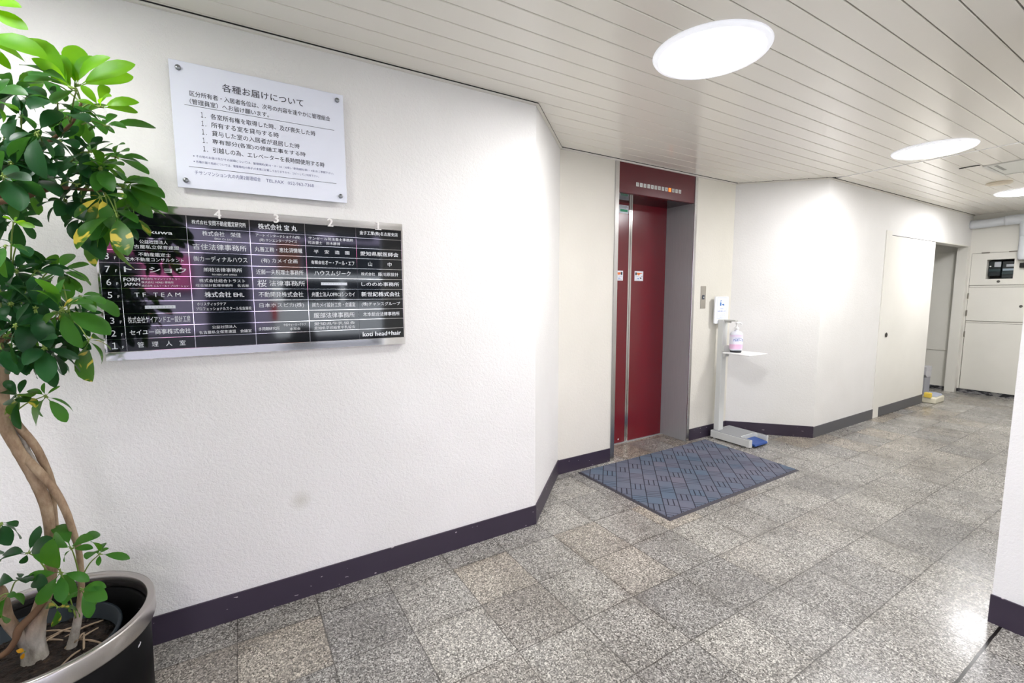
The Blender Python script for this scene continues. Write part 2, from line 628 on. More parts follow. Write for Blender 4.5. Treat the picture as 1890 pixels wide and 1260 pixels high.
mb = MB()
XJ = 4.465
def slat(xa0, xb0, xa1, xb1, y0, y1):
    zb, zt, c = H, H + 0.010, 0.0022
    pts = []
    for (xa, xb, y) in ((xa0, xb0, y0), (xa1, xb1, y1)):
        pts.append((xa, xb, y))
    (a0, b0, _), (a1, b1, _) = pts
    verts = [(a0, y0, zt), (b0, y0, zt), (b0, y0, zb + c), (a0, y0, zb + c),
             (a0, y0 + c, zb), (b0, y0 + c, zb), (b1, y1 - c, zb), (a1, y1 - c, zb),
             (a1, y1, zb + c), (b1, y1, zb + c), (b1, y1, zt), (a1, y1, zt)]
    faces = [(0, 1, 2, 3), (3, 2, 5, 4), (4, 5, 6, 7), (7, 6, 9, 8), (8, 9, 10, 11), (11, 10, 1, 0),
             (0, 3, 4, 7, 8, 11), (1, 10, 9, 6, 5, 2)]
    mb.add(verts, faces, 0)


k = -29
while True:
    y0 = 0.022 + 0.1 * k
    if y0 > WE - 0.02:
        break
    a, b = y0 + 0.0022, y0 + 0.1 - 0.0022
    k += 1
    if a < YS:
        continue
    b = min(b, WE - 0.030)
    if a < YP < b:
        segs = [(a, YP - 0.003), (YP - 0.001, b)]
    elif a < WR < b:
        segs = [(a, b)]
    else:
        segs = [(a, b)]
    for a_, b_ in segs:
        l0, r0 = y_lim(a_)
        l1, r1 = y_lim(b_)
        if r0 > XJ and r1 > XJ:
            slat(l0, XJ - 0.006, l1, XJ - 0.006, a_, b_)
            slat(XJ + 0.006, r0, XJ + 0.006, r1, a_, b_)
        elif r0 > XJ:
            slat(l0, XJ - 0.006, l1, r1, a_, b_)
            slat(XJ + 0.006, r0, XJ + 0.006, r0, a_, min(b_, WR - 0.02))
        else:
            slat(l0, r0, l1, r1, a_, b_)
mb.box(XW - 0.15, 8.3, YS - 0.1, 3.3, H + 0.012, H + 0.05, 1)
struct('ceiling', mb, [M_SLAT, M_DARK], 'cream metal slat ceiling with narrow dark joints', 'ceiling')
mb = MB().box(XJ - 0.0055, XJ + 0.0055, YP, 1.98, H - 0.003, H + 0.008)
struct('trim_1', mb, M_RING, 'thin white batten across the corridor ceiling', 'trim')
t2 = 0.014
def edge_trim(n_, p0, p1, q0, q1, label):
    """Cream angle on the wall with a solid black strip above it for the shade of the gap; p = wall side, q = room side (plan points)."""
    zg = H - 0.0045 if n_ == 2 else H - 0.0020
    m_ = MB().prism([q0, q1, p1, p0], H - 0.012, zg)
    g = lambda q, p: (q[0] + (q[0] - p[0]) * 0.10, q[1] + (q[1] - p[1]) * 0.10)
    m_.prism([g(q0, p0), g(q1, p1), p1, p0], zg + 0.0002, H + 0.009, 1)  # black strip painted where the shade of the gap falls
    struct('trim_%d' % n_, m_, [M_TRIM, M_DARK], label, 'trim')


edge_trim(2, (XW, WL - 0.0005), (XC0, WL - 0.0005), (XW, WL - t2), (XC0 + 0.004, WL - t2), 'ceiling edge trim along the directory wall')
edge_trim(3, (XC0 + 0.0007, WL - 0.0005), (XC1 + 0.0007, WE - 0.0005), (XC0 + 0.006, WL - t2), (XC1 + 0.006, WE - t2), 'ceiling edge trim on the slanted wall left of the lift')
edge_trim(4, (XC1 + 0.01, WE - 0.0005), (XC2 - 0.01, WE - 0.0005), (XC1 + 0.01, WE - t2), (XC2 - 0.01, WE - t2), 'ceiling edge trim above the lift')
edge_trim(5, (XC2 - 0.0007, WE - 0.0005), (XC3 - 0.0007, WR - 0.0005), (XC2 - 0.006, WE - t2), (XC3 - 0.006, WR - t2), 'ceiling edge trim above the sanitizer stand')
edge_trim(6, (XC3, WR - 0.0005), (XEND - 0.001, WR - 0.0005), (XC3, WR - t2), (XEND - 0.001, WR - t2), 'ceiling edge trim along the corridor wall')


# ------------------------------------------------------------------ ceiling lights
M_GLOW2 = mat('lamp_diffuser_dim', '#FFFFFF', 0.4, emit='#F9F8FA', emit_s=LAMP_LEVEL * 0.6)


def ceiling_light(x, y, label, glow=None):
    o = thing('ceiling_light', (x, y, H), label, 'ceiling light', 'round flush ceiling lights')
    MB().lathe([(0.196, H - 0.013), (0.206, H - 0.014), (0.220, H - 0.010), (0.227, H - 0.0005), (0.196, H - 0.0005)], (x, y, 0), 64, closed=True).build('trim_ring', M_RIM, o)
    MB().lathe([(0.0, H - 0.0125), (0.12, H - 0.0122), (0.19, H - 0.010), (0.1955, H - 0.003), (0.0, H - 0.003)], (x, y, 0), 64).build('diffuser', glow or M_GLOW, o)


ceiling_light(1.720, 1.262, 'large round lit ceiling light in front of the lift')
ceiling_light(4.160, 1.268, 'round lit ceiling light beside the white ceiling batten')
ceiling_light(6.640, 1.285, 'round lit ceiling light nearest the meter cabinet')
ceiling_light(-0.720, 1.265, 'round lit ceiling light above the potted tree', M_GLOW2)
ceiling_light(-0.720, -1.18, 'added unseen round fill light inside the open entrance, on the side of the tree')  # added lamp out of view, evens the light on walls and ceiling
ceiling_light(1.480, -1.18, 'added unseen round fill light inside the open entrance, on the side of the wall end')  # second added lamp out of view, fills from behind the camera

# ceiling fittings in the corridor
o = thing('ceiling_vent', (5.29, 1.10, H), 'pale rectangular vent panel in the corridor ceiling', 'vent')
mb = MB()
vx0, vx1, vy0, vy1 = 5.03, 5.55, 0.93, 1.225
for a in ((vx0, vx1, vy0, vy0 + 0.02), (vx0, vx1, vy1 - 0.02, vy1), (vx0, vx0 + 0.02, vy0 + 0.02, vy1 - 0.02), (vx1 - 0.02, vx1, vy0 + 0.02, vy1 - 0.02)):
    mb.box(a[0], a[1], a[2], a[3], H - 0.008, H - 0.0005)
mb.build('frame', M_GREYPL, o)
mb = MB().box(vx0 + 0.022, vx1 - 0.022, vy0 + 0.022, vy1 - 0.022, H - 0.004, H - 0.0005)
mb.build('panel', mat('vent_panel', '#DFE0D8', 0.35), o)
MB().box(vx0 + 0.06, vx0 + 0.30, vy1 - 0.070, vy1 - 0.050, H - 0.006, H - 0.0042).build('slot', mat('vent_slot', '#9A9A94', 0.5), o)
o = thing('ceiling_disc', (5.91, 1.32, H), 'small shallow beige disc on the corridor ceiling', 'detector')
MB().lathe([(0.085, H - 0.0005), (0.085, H - 0.010), (0.078, H - 0.016), (0.0, H - 0.018)], (5.91, 1.32, 0), 40).build('base', mat('beige_plastic', '#D8CDB8', 0.5), o)
MB().lathe([(0.06, H - 0.0175), (0.055, H - 0.0195), (0.0, H - 0.0205)], (5.91, 1.32, 0), 32).build('cap', mat('beige_plastic', '#D8CDB8', 0.5), o)
tag(MB().prism([(4.968, 1.345), (4.958, 1.30), (4.960, 1.26), (4.972, 1.224), (4.976, 1.224), (4.968, 1.26), (4.967, 1.30), (4.974, 1.345)], H - 0.006, H - 0.0005).build('slat_gap_strip', M_DARK, origin=(4.97, 1.28, H)),
    'short dark strip put in for the gap where a corridor ceiling slat sags', 'bracket')  # dark strip painted for the shade in the slat gap

# ------------------------------------------------------------------ lift entrance
lift = thing('elevator', (2.907, WE, 0), 'burgundy two-leaf elevator in a brushed steel surround with a floor indicator', 'elevator')
JT = OZ
lj = MB().box(2.436, OX0, WE + 0.001, YD + 0.02, 0.0, JT).build('left_jamb', M_STEEL, lift)
MB().bbox(2.436, OX0, WE - 0.007, WE + 0.0009, 0.0, JT, 0.0015).build('front_edge', M_STEELF, lj)
rj = MB().box(OX1, 3.374, WE + 0.001, YD + 0.02, 0.0, JT).build('right_jamb', M_STEEL, lift)
MB().bbox(OX1, 3.374, WE - 0.007, WE + 0.0009, 0.0, JT, 0.0015).build('front_edge', M_STEELF, rj)
tr = MB().bbox(OX0 + 0.001, OX1 - 0.001, WE - 0.002, WE + 0.03, 2.052, JT, 0.003).build('transom', M_BURG2, lift)
MB().box(OX0 + 0.001, OX1 - 0.001, WE + 0.031, YD + 0.02, 2.055, 2.075).build('soffit', M_SOFFIT, lift)
M_CHIP = mat('indicator_chip', '#C9CBC8', 0.12, spec=0.8)
M_CHIPON = mat('indicator_lit', '#FF9A30', 0.4, emit='#FF7414', emit_s=0.5)
for i in range(13):
    x0 = 2.650 + i * 0.0404
    on = i == 9
    tilt = random.Random(i).uniform(-0.003, 0.003)
    mbc = MB()
    mbc.add([(x0, WE - 0.003, 2.112), (x0 + 0.029, WE - 0.003, 2.112), (x0 + 0.029, WE - 0.004 + tilt * 0.3, 2.141), (x0, WE - 0.004 + tilt * 0.3, 2.141),
             (x0, WE - 0.001, 2.112), (x0 + 0.029, WE - 0.001, 2.112), (x0 + 0.029, WE - 0.001, 2.141), (x0, WE - 0.001, 2.141)],
            [(0, 1, 2, 3), (4, 7, 6, 5), (0, 4, 5, 1), (1, 5, 6, 2), (2, 6, 7, 3), (3, 7, 4, 0)])
    s = '\u25bd' if i == 0 else '\u25b3' if i == 12 else str(i)
    write(mbc, s, (x0 + 0.0145, WE - 0.0042, 2.1265), EX, EZ, h=0.014, bold=0.0, mi=1)
    mbc.build('floor_indicator', [M_CHIPON if on else M_CHIP, mat('indicator_lit_digit', '#B04A08', 0.5) if on else M_INK], tr)

XM = 2.891
M_STK = mat('sticker_white', '#ECEFF6', 0.4)


def warning_sticker(parent, x0, flip):
    w, h, z0 = 0.104, 0.083, 1.412
    mbs = MB().box(x0, x0 + w, YD - 0.0016, YD - 0.0003, z0, z0 + h)
    o = (x0, YD - 0.0018, z0)
    g = lambda u: (w - u) if flip else u

    def poly(pts, mi):
        p = [(g(a), b) for a, b in pts]
        if flip:
            p = p[::-1]
        mbs.add([(o[0] + a, o[1], o[2] + b) for a, b in p], [list(range(len(p)))], mi)
    poly([(0.008, 0.048), (0.026, 0.048), (0.026, 0.072), (0.008, 0.072)], 1)
    poly([(0.028, 0.070), (0.090, 0.067), (0.091, 0.063), (0.070, 0.063), (0.072, 0.058), (0.062, 0.057), (0.058, 0.049), (0.052, 0.050), (0.048, 0.045), (0.040, 0.050), (0.028, 0.056)], 2)
    poly([(0.062, 0.026), (0.073, 0.016), (0.083, 0.016), (0.082, 0.026), (0.072, 0.029), (0.068, 0.031)], 1)
    poly([(0.078, 0.033), (0.084, 0.032), (0.098, 0.043), (0.094, 0.046)], 3)
    poly([(0.040, 0.015), (0.050, 0.015), (0.050, 0.024), (0.040, 0.024)], 4)
    poly([(0.028, 0.016), (0.036, 0.016), (0.036, 0.020), (0.028, 0.020)], 4)
    poly([(0.010, 0.036), (0.050, 0.036), (0.050, 0.038), (0.010, 0.038)], 3)
    poly([(0.010, 0.007), (0.060, 0.007), (0.060, 0.009), (0.010, 0.009)], 3)
    return mbs.build('warning_sticker', [M_STK, M_INK, M_ORANGE, mat('grey_ink', '#8C9A98', 0.5), M_BLUE], parent)


dl = MB().box(OX0 + 0.002, XM - 0.019, YD, YD + 0.03, 0.004, 2.17).build('door_panel', M_BURG, lift)
dr = MB().box(XM + 0.019, OX1 - 0.002, YD, YD + 0.03, 0.004, 2.17).build('door_panel', M_BURG, lift)
MB().box(XM - 0.019, XM - 0.0025, YD - 0.004, YD + 0.03, 0.004, 2.17).build('door_edge', M_STEELB, dl)
MB().box(XM + 0.0025, XM + 0.019, YD - 0.004, YD + 0.03, 0.004, 2.17).build('door_edge', M_STEELB, dr)
MB().box(OX0 + 0.002, OX1 - 0.002, YD + 0.031, YD + 0.05, 0.0, 2.2).build('shaft_backing', M_DARK, lift)
warning_sticker(dl, 2.712, True)
warning_sticker(dr, 2.953, False)
mbs = MB().box(2.755, 2.865, YD - 0.0016, YD - 0.0003, 1.968, 2.034)
for i, (u0, u1, v, hh, mi) in enumerate(((0.01, 0.09, 0.056, 0.003, 1), (0.01, 0.10, 0.048, 0.003, 1), (0.01, 0.08, 0.040, 0.003, 1), (0.014, 0.098, 0.012, 0.020, 2))):
    mbs.box(2.755 + u0, 2.755 + u1, YD - 0.0022, YD - 0.0016, 1.968 + v, 1.968 + v + hh, mi)
mbs.build('notice_sticker', [M_STK, mat('grey_ink', '#8C9A98', 0.5), M_GREEN], dl)
MB().add([(2.795, YD - 0.0008, 0.03), (2.806, YD - 0.0008, 0.028), (2.809, YD - 0.0008, 0.037), (2.803, YD - 0.0008, 0.044), (2.797, YD - 0.0008, 0.038)],
         [(0, 1, 2, 3, 4)]).build('paint_chip', M_WHITE, dl)
MB().box(OX0, OX1, YD - 0.022, YD - 0.001, 0.0, 0.004).build('sill', M_STEEL, lift)

cp = thing('call_button_plate', (3.5, WE, 1.268), 'narrow steel call button plate right of the elevator', 'button')
MB().bbox(3.466, 3.536, WE - 0.0045, WE - 0.0003, 1.171, 1.365, 0.0015).build('plate', mat('plate_steel', '#ABA69C', 0.45, metal=0.7), cp)
bt = MB().bbox(3.484, 3.515, WE - 0.0085, WE - 0.0045, 1.250, 1.289, 0.002).build('button', mat('button_dark', '#39414E', 0.3), cp)
write(MB(), '\u25b2', (3.4995, WE - 0.0086, 1.27), EX, EZ, h=0.014, bold=0).build('arrow', M_GREYPL, bt)

# ------------------------------------------------------------------ entrance mat
MX0, MX1, MY0, MY1 = 2.085, 3.475, 1.683, 2.487


def mat_material():
    m = mat('mat_carpet', '#5C6276', 0.95, spec=0.15)
    n = NT(m)
    x, y, z = n.xyz()
    x = n.m('SUBTRACT', x, MX0)
    y = n.m('SUBTRACT', y, MY0)
    S, P = 0.0929, 0.372
    ca, sa = 0.727, 0.687
    a = n.m('DIVIDE', n.m('SUBTRACT', n.m('SUBTRACT', n.m('MULTIPLY', x, ca), n.m('MULTIPLY', y, sa)), -0.0127), S)
    k = n.m('FLOOR', a)
    fa = n.m('FRACT', a)
    s = n.m('ADD', n.m('MULTIPLY', x, sa), n.m('MULTIPLY', y, ca))
    t = n.m('DIVIDE', n.m('SUBTRACT', n.m('SUBTRACT', s, n.m('MULTIPLY', k, 0.0877)), 0.0), P)
    t4 = n.m('MULTIPLY', n.m('FRACT', n.m('ADD', t, MAT_PHASE)), 4.0)
    blk = n.m('FLOOR', t4)
    fb = n.m('FRACT', t4)

    def near(v, c, w):
        return n.m('LESS_THAN', n.m('ABSOLUTE', n.m('SUBTRACT', v, c)), w)
    long_l = n.m('MAXIMUM', n.m('LESS_THAN', fa, 0.032), n.m('GREATER_THAN', fa, 0.968))
    is0 = n.m('LESS_THAN', blk, 0.5)
    is2 = near(blk, 2.0, 0.4)
    pairs = n.m('MULTIPLY', is0, n.m('MULTIPLY', n.m('MAXIMUM', near(fa, 0.33, 0.036), near(fa, 0.69, 0.036)), 1.0))
    cross = n.m('MULTIPLY', is0, n.m('MAXIMUM', n.m('LESS_THAN', fb, 0.05), n.m('GREATER_THAN', fb, 0.95)))
    trip = n.m('MULTIPLY', is2, n.m('MAXIMUM', n.m('MAXIMUM', near(fb, 0.08, 0.034), near(fb, 0.36, 0.034)), n.m('MAXIMUM', near(fb, 0.64, 0.034), near(fb, 0.92, 0.034))))
    trip = n.m('MULTIPLY', trip, 0.75)
    line = n.m('MAXIMUM', n.m('MAXIMUM', long_l, pairs), n.m('MAXIMUM', n.m('MULTIPLY', cross, 0.8), trip))
    rnd = n.white(n.comb(k, n.m('FLOOR', n.m('MULTIPLY', n.m('ADD', t, MAT_PHASE), 4.0)), 0.0))
    base = n.ramp(rnd, [(0.0, '#666A79'), (0.5, '#666D7B'), (0.86, '#5E6E80'), (1.0, '#6F6E7B')])
    base = n.mix(n.m('MULTIPLY', n.noise(320.0, 2.0), 0.6), base, n.mix(1.0, base, (0.6, 0.6, 0.62, 1), 'MULTIPLY'))
    base = n.mix(n.ramp(n.noise(3.0, 2.0), [(0.4, (0, 0, 0)), (0.7, (0.5, 0.5, 0.5))]), base, '#787380')
    n.link(n.mix(n.m('MULTIPLY', line, 0.9), base, '#24242E'), n.b.inputs['Base Color'])
    n.bump(n.m('SUBTRACT', n.m('MULTIPLY', n.noise(420.0, 2.0), 0.4), line), 0.4, 0.003)
    return m


MAT_PHASE = 0.58
dm = thing('door_mat', (2.78, 2.085, 0), 'blue-grey woven-pattern mat with dark rubber edge before the elevator', 'mat')
M_RUBBER = mat('mat_rubber', '#34313A', 0.6)
poly_o = [(2.074, 1.660), (3.492, 1.672), (3.520, 1.690), (3.560, 2.455), (3.545, 2.492), (2.085, 2.492)]
mb = MB()
B_ = 0.018
mb.add([(MX0 - B_, MY0 - B_ - 0.004, 0.0005), (MX1 + B_, MY0 - B_ + 0.004, 0.0005), (MX1 + 0.055, MY1 + 0.006, 0.0005), (MX0 - B_ + 0.006, MY1 + 0.012, 0.0005),
        (MX0 - 0.004, MY0 - 0.004, 0.0065), (MX1 + 0.004, MY0, 0.0065), (MX1 + 0.044, MY1 - 0.004, 0.0065), (MX0 + 0.002, MY1 + 0.002, 0.0065)],
       [(3, 2, 1, 0), (4, 5, 6, 7), (0, 1, 5, 4), (1, 2, 6, 5), (2, 3, 7, 6), (3, 0, 4, 7)])
mb.build('rubber_base', M_RUBBER, dm)
mb = MB()
mb.add([(MX0, MY0, 0.0067), (MX1, MY0 + 0.004, 0.0067), (MX1 + 0.040, MY1 - 0.010, 0.0067), (MX0 + 0.006, MY1 - 0.002, 0.0067),
        (MX0 + 0.003, MY0 + 0.003, 0.0105), (MX1 - 0.003, MY0 + 0.007, 0.0105), (MX1 + 0.036, MY1 - 0.013, 0.0105), (MX0 + 0.009, MY1 - 0.005, 0.0105)],
       [(3, 2, 1, 0), (4, 5, 6, 7), (0, 1, 5, 4), (1, 2, 6, 5), (2, 3, 7, 6), (3, 0, 4, 7)])
mb.build('carpet_surface', mat_material(), dm)

# ------------------------------------------------------------------ hand sanitizer stand
st = thing('sanitizer_stand', (3.70, 2.40, 0), 'white pedal-operated hand sanitizer stand in the corner right of the elevator', 'sanitizer stand')
M_STAND = mat('stand_enamel', '#D6D8D4', 0.4)
bx0, bx1, by0, by1, bz0, bz1 = 3.622, 3.900, 2.128, 2.500, 0.012, 0.072
base = MB()
cl_, cr_, cd_ = 0.034, 0.026, 0.115      # left arm, right arm and depth of the pedal cut-out
out = [(bx0, by0 + 0.010), (bx0 + 0.010, by0), (bx0 + cl_ - 0.006, by0), (bx0 + cl_, by0 + 0.006), (bx0 + cl_, by0 + cd_ - 0.03), (bx0 + cl_ + 0.03, by0 + cd_), (bx1 - cr_ - 0.03, by0 + cd_),
       (bx1 - cr_, by0 + cd_ - 0.03), (bx1 - cr_, by0 + 0.006), (bx1 - cr_ + 0.006, by0), (bx1 - 0.010, by0), (bx1, by0 + 0.010), (bx1, by1), (bx0, by1)]
base.prism(out, bz0, bz1)
bs = base.build('base', M_STAND, st)
ins = 0.010
out2 = [(bx0 + 0.008, by0 + ins), (bx0 + cl_ - 0.006, by0 + ins), (bx0 + cl_ - 0.004, by0 + cd_ - 0.02), (bx0 + cl_ + 0.024, by0 + cd_ + 0.008), (bx1 - cr_ - 0.024, by0 + cd_ + 0.008),
        (bx1 - cr_ + 0.004, by0 + cd_ - 0.02), (bx1 - cr_ + 0.006, by0 + ins), (bx1 - 0.006, by0 + ins), (bx1 - 0.008, by1 - ins), (bx0 + 0.008, by1 - ins)]
MB().prism(out2, bz1, bz1 + 0.003).build('foot_plate', mat('plate_grey', '#8E9092', 0.5), bs)
for fx, fy in ((bx0 + 0.017, by0 + 0.03), (bx1 - 0.014, by0 + 0.03), (bx0 + 0.02, by1 - 0.03), (bx1 - 0.02, by1 - 0.03)):
    MB().lathe([(0.012, 0.0), (0.014, 0.004), (0.012, 0.012)], (fx, fy, 0), 16).build('foot', M_GREYPL, bs)
pd = MB()
px0, px1 = bx0 + cl_ + 0.022, bx1 - cr_ - 0.012
pd.slab([(-0.075, -0.006), (-0.068, 0.010), (0.045, 0.024), (0.045, 0.012), (-0.068, -0.010)], (px0, by0 + 0.060, 0.022), (0, 1, 0), EZ, px1 - px0)
pd.build('pedal', mat('pedal_blue', '#1D458C', 0.4), st, bevel=0.003)
MB().bbox(3.660, 3.728, 2.450, 2.500, bz1, 1.072, 0.003).build('pole', M_STAND, st)
am = MB().bbox(3.672, 3.716, 2.345, 2.462, 1.060, 1.074, 0.003)
am.box(3.684, 3.704, 2.40, 2.452, 1.046, 1.060)
am.build('pump_arm', M_GREYPL, st)
cl = MB().slab([(-0.042, 0.045), (0.042, 0.045), (0.042, 0.0), (0.022, -0.055), (-0.022, -0.055), (-0.042, 0.0)], (3.694, 2.4495, 0.800), EX, EZ, 0.026)
for dx in (-0.016, 0.0, 0.016):
    cl.box(3.694 + dx - 0.003, 3.694 + dx + 0.003, 2.414, 2.4236, 0.752, 0.795)
cl.build('bracket', M_STAND, st)
tray = MB().bbox(3.600, 3.868, 2.160, 2.405, 0.783, 0.791, 0.003)
tray.build('drip_tray', mat('tray_white', '#F4F4F2', 0.35), st)
MB().box(3.74, 3.82, 2.406, 2.424, 0.780, 0.790).build('tray_hinge', M_DARK, st)

# information panel fixed to the stand
sp = thing('sanitizer_sign', (3.70, 2.506, 1.036), 'small white hand sanitizing notice with blue pictogram above the stand', 'sign')
w2, h2, r2 = 0.192, 0.240, 0.014
def rrect(w, h, r, n=5):
    pts = []
    for cx_, cy_, a0 in ((w - r, r, -90), (w - r, h - r, 0), (r, h - r, 90), (r, r, 180)):
        for i in range(n + 1):
            a = math.radians(a0 + 90 * i / n)
            pts.append((cx_ + r * math.cos(a), cy_ + r * math.sin(a)))
    return pts


sx0, sz0, sy = 3.613, 1.035, 2.502
MB().slab(rrect(w2, h2, r2), (sx0, sy + 0.012, sz0), EX, EZ, 0.012).build('panel', mat('sign_white', '#F3F5FA', 0.35), sp)
mb = MB()
for u0, u1, v0, v1 in ((0.03, 0.162, 0.226, 0.2275), (0.03, 0.162, 0.045, 0.0465), (0.03, 0.0315, 0.045, 0.2275), (0.1605, 0.162, 0.045, 0.2275)):
    mb.quad((sx0 + u0, sy - 0.0006, sz0 + v0), EX, EZ, u1 - u0, v1 - v0, 1)
def sgn(pts, mi=0):
    mb.add([(sx0 + a, sy - 0.0007, sz0 + b) for a, b in pts], [list(range(len(pts)))], mi)
sgn([(0.068, 0.158), (0.086, 0.158), (0.086, 0.183), (0.080, 0.190), (0.074, 0.190), (0.068, 0.183)])
sgn([(0.074, 0.192), (0.080, 0.192), (0.080, 0.200), (0.092, 0.200), (0.092, 0.205), (0.072, 0.205), (0.072, 0.200), (0.074, 0.200)])
sgn([(0.098, 0.163), (0.126, 0.158), (0.130, 0.166), (0.120, 0.173), (0.112, 0.176), (0.108, 0.172), (0.098, 0.172)])
for body, z_, h_, mi in (('\u624b\u6307\u306e', 0.133, 0.015, 1), ('\u6d88\u6bd2\u3092\u304a\u9858\u3044\u3057\u307e\u3059', 0.110, 0.012, 0), ('\u30a2\u30eb\u30b3\u30fc\u30eb\u3092\u624b\u306b\u53d6\u308a', 0.083, 0.009, 1),
                         ('\u307e\u3093\u3079\u3093\u306a\u304f\u3059\u308a\u8fbc\u3080', 0.069, 0.009, 1), ('\u3054\u5354\u529b\u304f\u3060\u3055\u3044', 0.055, 0.009, 1)):
    write(mb, body, (sx0 + 0.096, sy, sz0 + z_), EX, EZ, h=h_, bold=0.0, mi=mi)
mb.build('lettering', [M_BLUE, mat('pale_blue_ink', '#8FA9D8', 0.5)], sp)

# sanitizer bottle on the tray
bo = thing('sanitizer_bottle', (3.745, 2.375, 0.7915), 'white pump bottle with pink and blue label under the stand arm', 'bottle')
bcx, bcy, bz = 3.716, 2.356, 0.7915
MB().lathe([(0.0, bz), (0.044, bz), (0.046, bz + 0.010), (0.044, bz + 0.016), (0.0, bz + 0.016)], (bcx, bcy, 0), 32).build('cradle', mat('cradle_black', '#26282E', 0.5), bo)
zb = bz + 0.016
M_BOT = mat('bottle_milky', '#E9EBF4', 0.25)
mbb = MB()
BA = math.radians(-38)


def turn(mb_):
    ca, sa = math.cos(BA), math.sin(BA)
    for p in mb_.v:
        dx, dy = p.x - bcx, p.y - bcy
        p.x, p.y = bcx + dx * ca - dy * sa, bcy + dx * sa + dy * ca
    return mb_


def superring(rx, ry, z, n=40, e=3.2):
    pts = []
    for i in range(n):
        a = 2 * math.pi * i / n
        c, s = math.cos(a), math.sin(a)
        pts.append((bcx + rx * math.copysign(abs(c) ** (2 / e), c), bcy + ry * math.copysign(abs(s) ** (2 / e), s), z))
    return pts


rings = [superring(0.046, 0.034, zb), superring(0.050, 0.038, zb + 0.008), superring(0.050, 0.038, zb + 0.138), superring(0.047, 0.036, zb + 0.150),
         superring(0.036, 0.030, zb + 0.163, e=2.4), superring(0.019, 0.019, zb + 0.170, e=2.0), superring(0.017, 0.017, zb + 0.182, e=2.0)]
vv = [p for r in rings for p in r]
ff = []
for j in range(len(rings) - 1):
    for i in range(40):
        ff.append([j * 40 + i, j * 40 + (i + 1) % 40, (j + 1) * 40 + (i + 1) % 40, (j + 1) * 40 + i])
ff.append(list(range(40))[::-1])
ff.append([6 * 40 + i for i in range(40)])
mbb.add(vv, ff, 0, True)
body = turn(mbb).build('body', M_BOT, bo)
lb = MB()
M_LAB = mat('bottle_label', '#F0ECF6', 0.35)
_n = NT(M_LAB)
_x, _y, _z = _n.xyz()
_n.link(_n.ramp(_n.m('DIVIDE', _n.m('SUBTRACT', _z, zb), 0.15), [(0.0, '#E9E6F2'), (0.13, '#EFCDE8'), (0.34, '#F0C2E0'), (0.40, '#F1F0FB'), (0.74, '#F0EFFB'), (0.92, '#EBD2EC')]), _n.b.inputs['Base Color'])
ra, rb = superring(0.0503, 0.0383, zb + 0.012), superring(0.0503, 0.0383, zb + 0.136)
lb.add(ra + rb, [[i, (i + 1) % 40, 40 + (i + 1) % 40, 40 + i] for i in range(40)], 0, True)
lab = turn(lb).build('label', M_LAB, bo)
mb = MB()
write(mb, '\u30a2\u30eb\u30dc\u30ca\u30fc\u30b9', (bcx + 0.002, bcy - 0.0386, zb + 0.092), EX, EZ, w=0.080, h=0.021, bold=0.035)
write(mb, '\u624b\u6307\u6d88\u6bd2\u7528', (bcx + 0.002, bcy - 0.0386, zb + 0.109), EX, EZ, w=0.060, h=0.007, bold=0.0)
turn(mb).build('lettering', M_BLUE, lab)
pm = MB().lathe([(0.018, zb + 0.180), (0.019, zb + 0.184), (0.019, zb + 0.198), (0.012, zb + 0.203), (0.007, zb + 0.206), (0.006, zb + 0.232), (0.012, zb + 0.234), (0.012, zb + 0.243), (0.0, zb + 0.245)], (bcx, bcy, 0), 24)
pm.tube([(bcx, bcy, zb + 0.239), (bcx + 0.018, bcy - 0.012, zb + 0.240), (bcx + 0.030, bcy - 0.020, zb + 0.235), (bcx + 0.033, bcy - 0.022, zb + 0.222)], [0.006, 0.006, 0.005, 0.004], 10)
pm.build('pump', M_WHITE, bo)

# ------------------------------------------------------------------ flush door and doorway of the corridor wall
d1 = thing('door_1', (6.26, WR, 0), 'white flush hinged door in the corridor wall with a small round pull', 'door', kind='structure')
MB().box(DX0 + 0.001, DX0 + 0.133, WR - 0.006, WR + 0.07, 0.001, DZ + 0.040).build('jamb', M_PAINT, d1)
leaf = MB().box(DX0 + 0.138, DX1, WR - 0.004, WR + 0.034, 0.004, DZ - 0.004).build('leaf', M_PAINT, d1)
MB().box(DX0 + 0.139, DX1 - 0.001, WR - 0.010, WR - 0.0045, 0.004, 0.105).build('kick_strip', M_BASE2, leaf)
hd = MB().lathe([(0.020, 0.0), (0.026, -0.004), (0.022, -0.008), (0.012, -0.006), (0.0, -0.005)], (DX0 + 0.175, WR - 0.004, 0.868), 28, axis='y')
hd.build('pull', mat('dark_metal', '#4A4642', 0.35, metal=0.8), leaf)
MB().box(DX0 + 0.134, DX1, WR + 0.002, WR + 0.06, DZ - 0.0038, DZ + 0.0026).build('top_gap_shade', M_DARK, d1)  # solid black strip painted as the shade of the gap over the leaf
MB().box(DX0 + 0.134, DX1, WR, WR + 0.06, DZ + 0.0028, DZ + 0.0115).build('top_strip', M_WALLR, d1)
MB().box(DX1 + 0.001, DX2 - 0.001, WR - 0.001, WR + 0.099, DZ, DZ + 0.0115).build('header', M_PANEL, d1)
struct('trim_7', MB().box(DX2, XEND - 0.002, WR - 0.004, WR - 0.0006, 0.05, DZ), M_PAINT, 'narrow jamb strip between the doorway and the meter cabinet', 'trim')
mb = MB()
for a in ((WR + 0.112, 2.74, 0.534, 1.83),):
    mb.box(XEND - 0.012, XEND - 0.0005, a[0], a[1], a[2], a[3])
struct('trim_8', mb, M_PANEL, 'shallow upright panel seen through the doorway', 'trim', bevel=0.002)

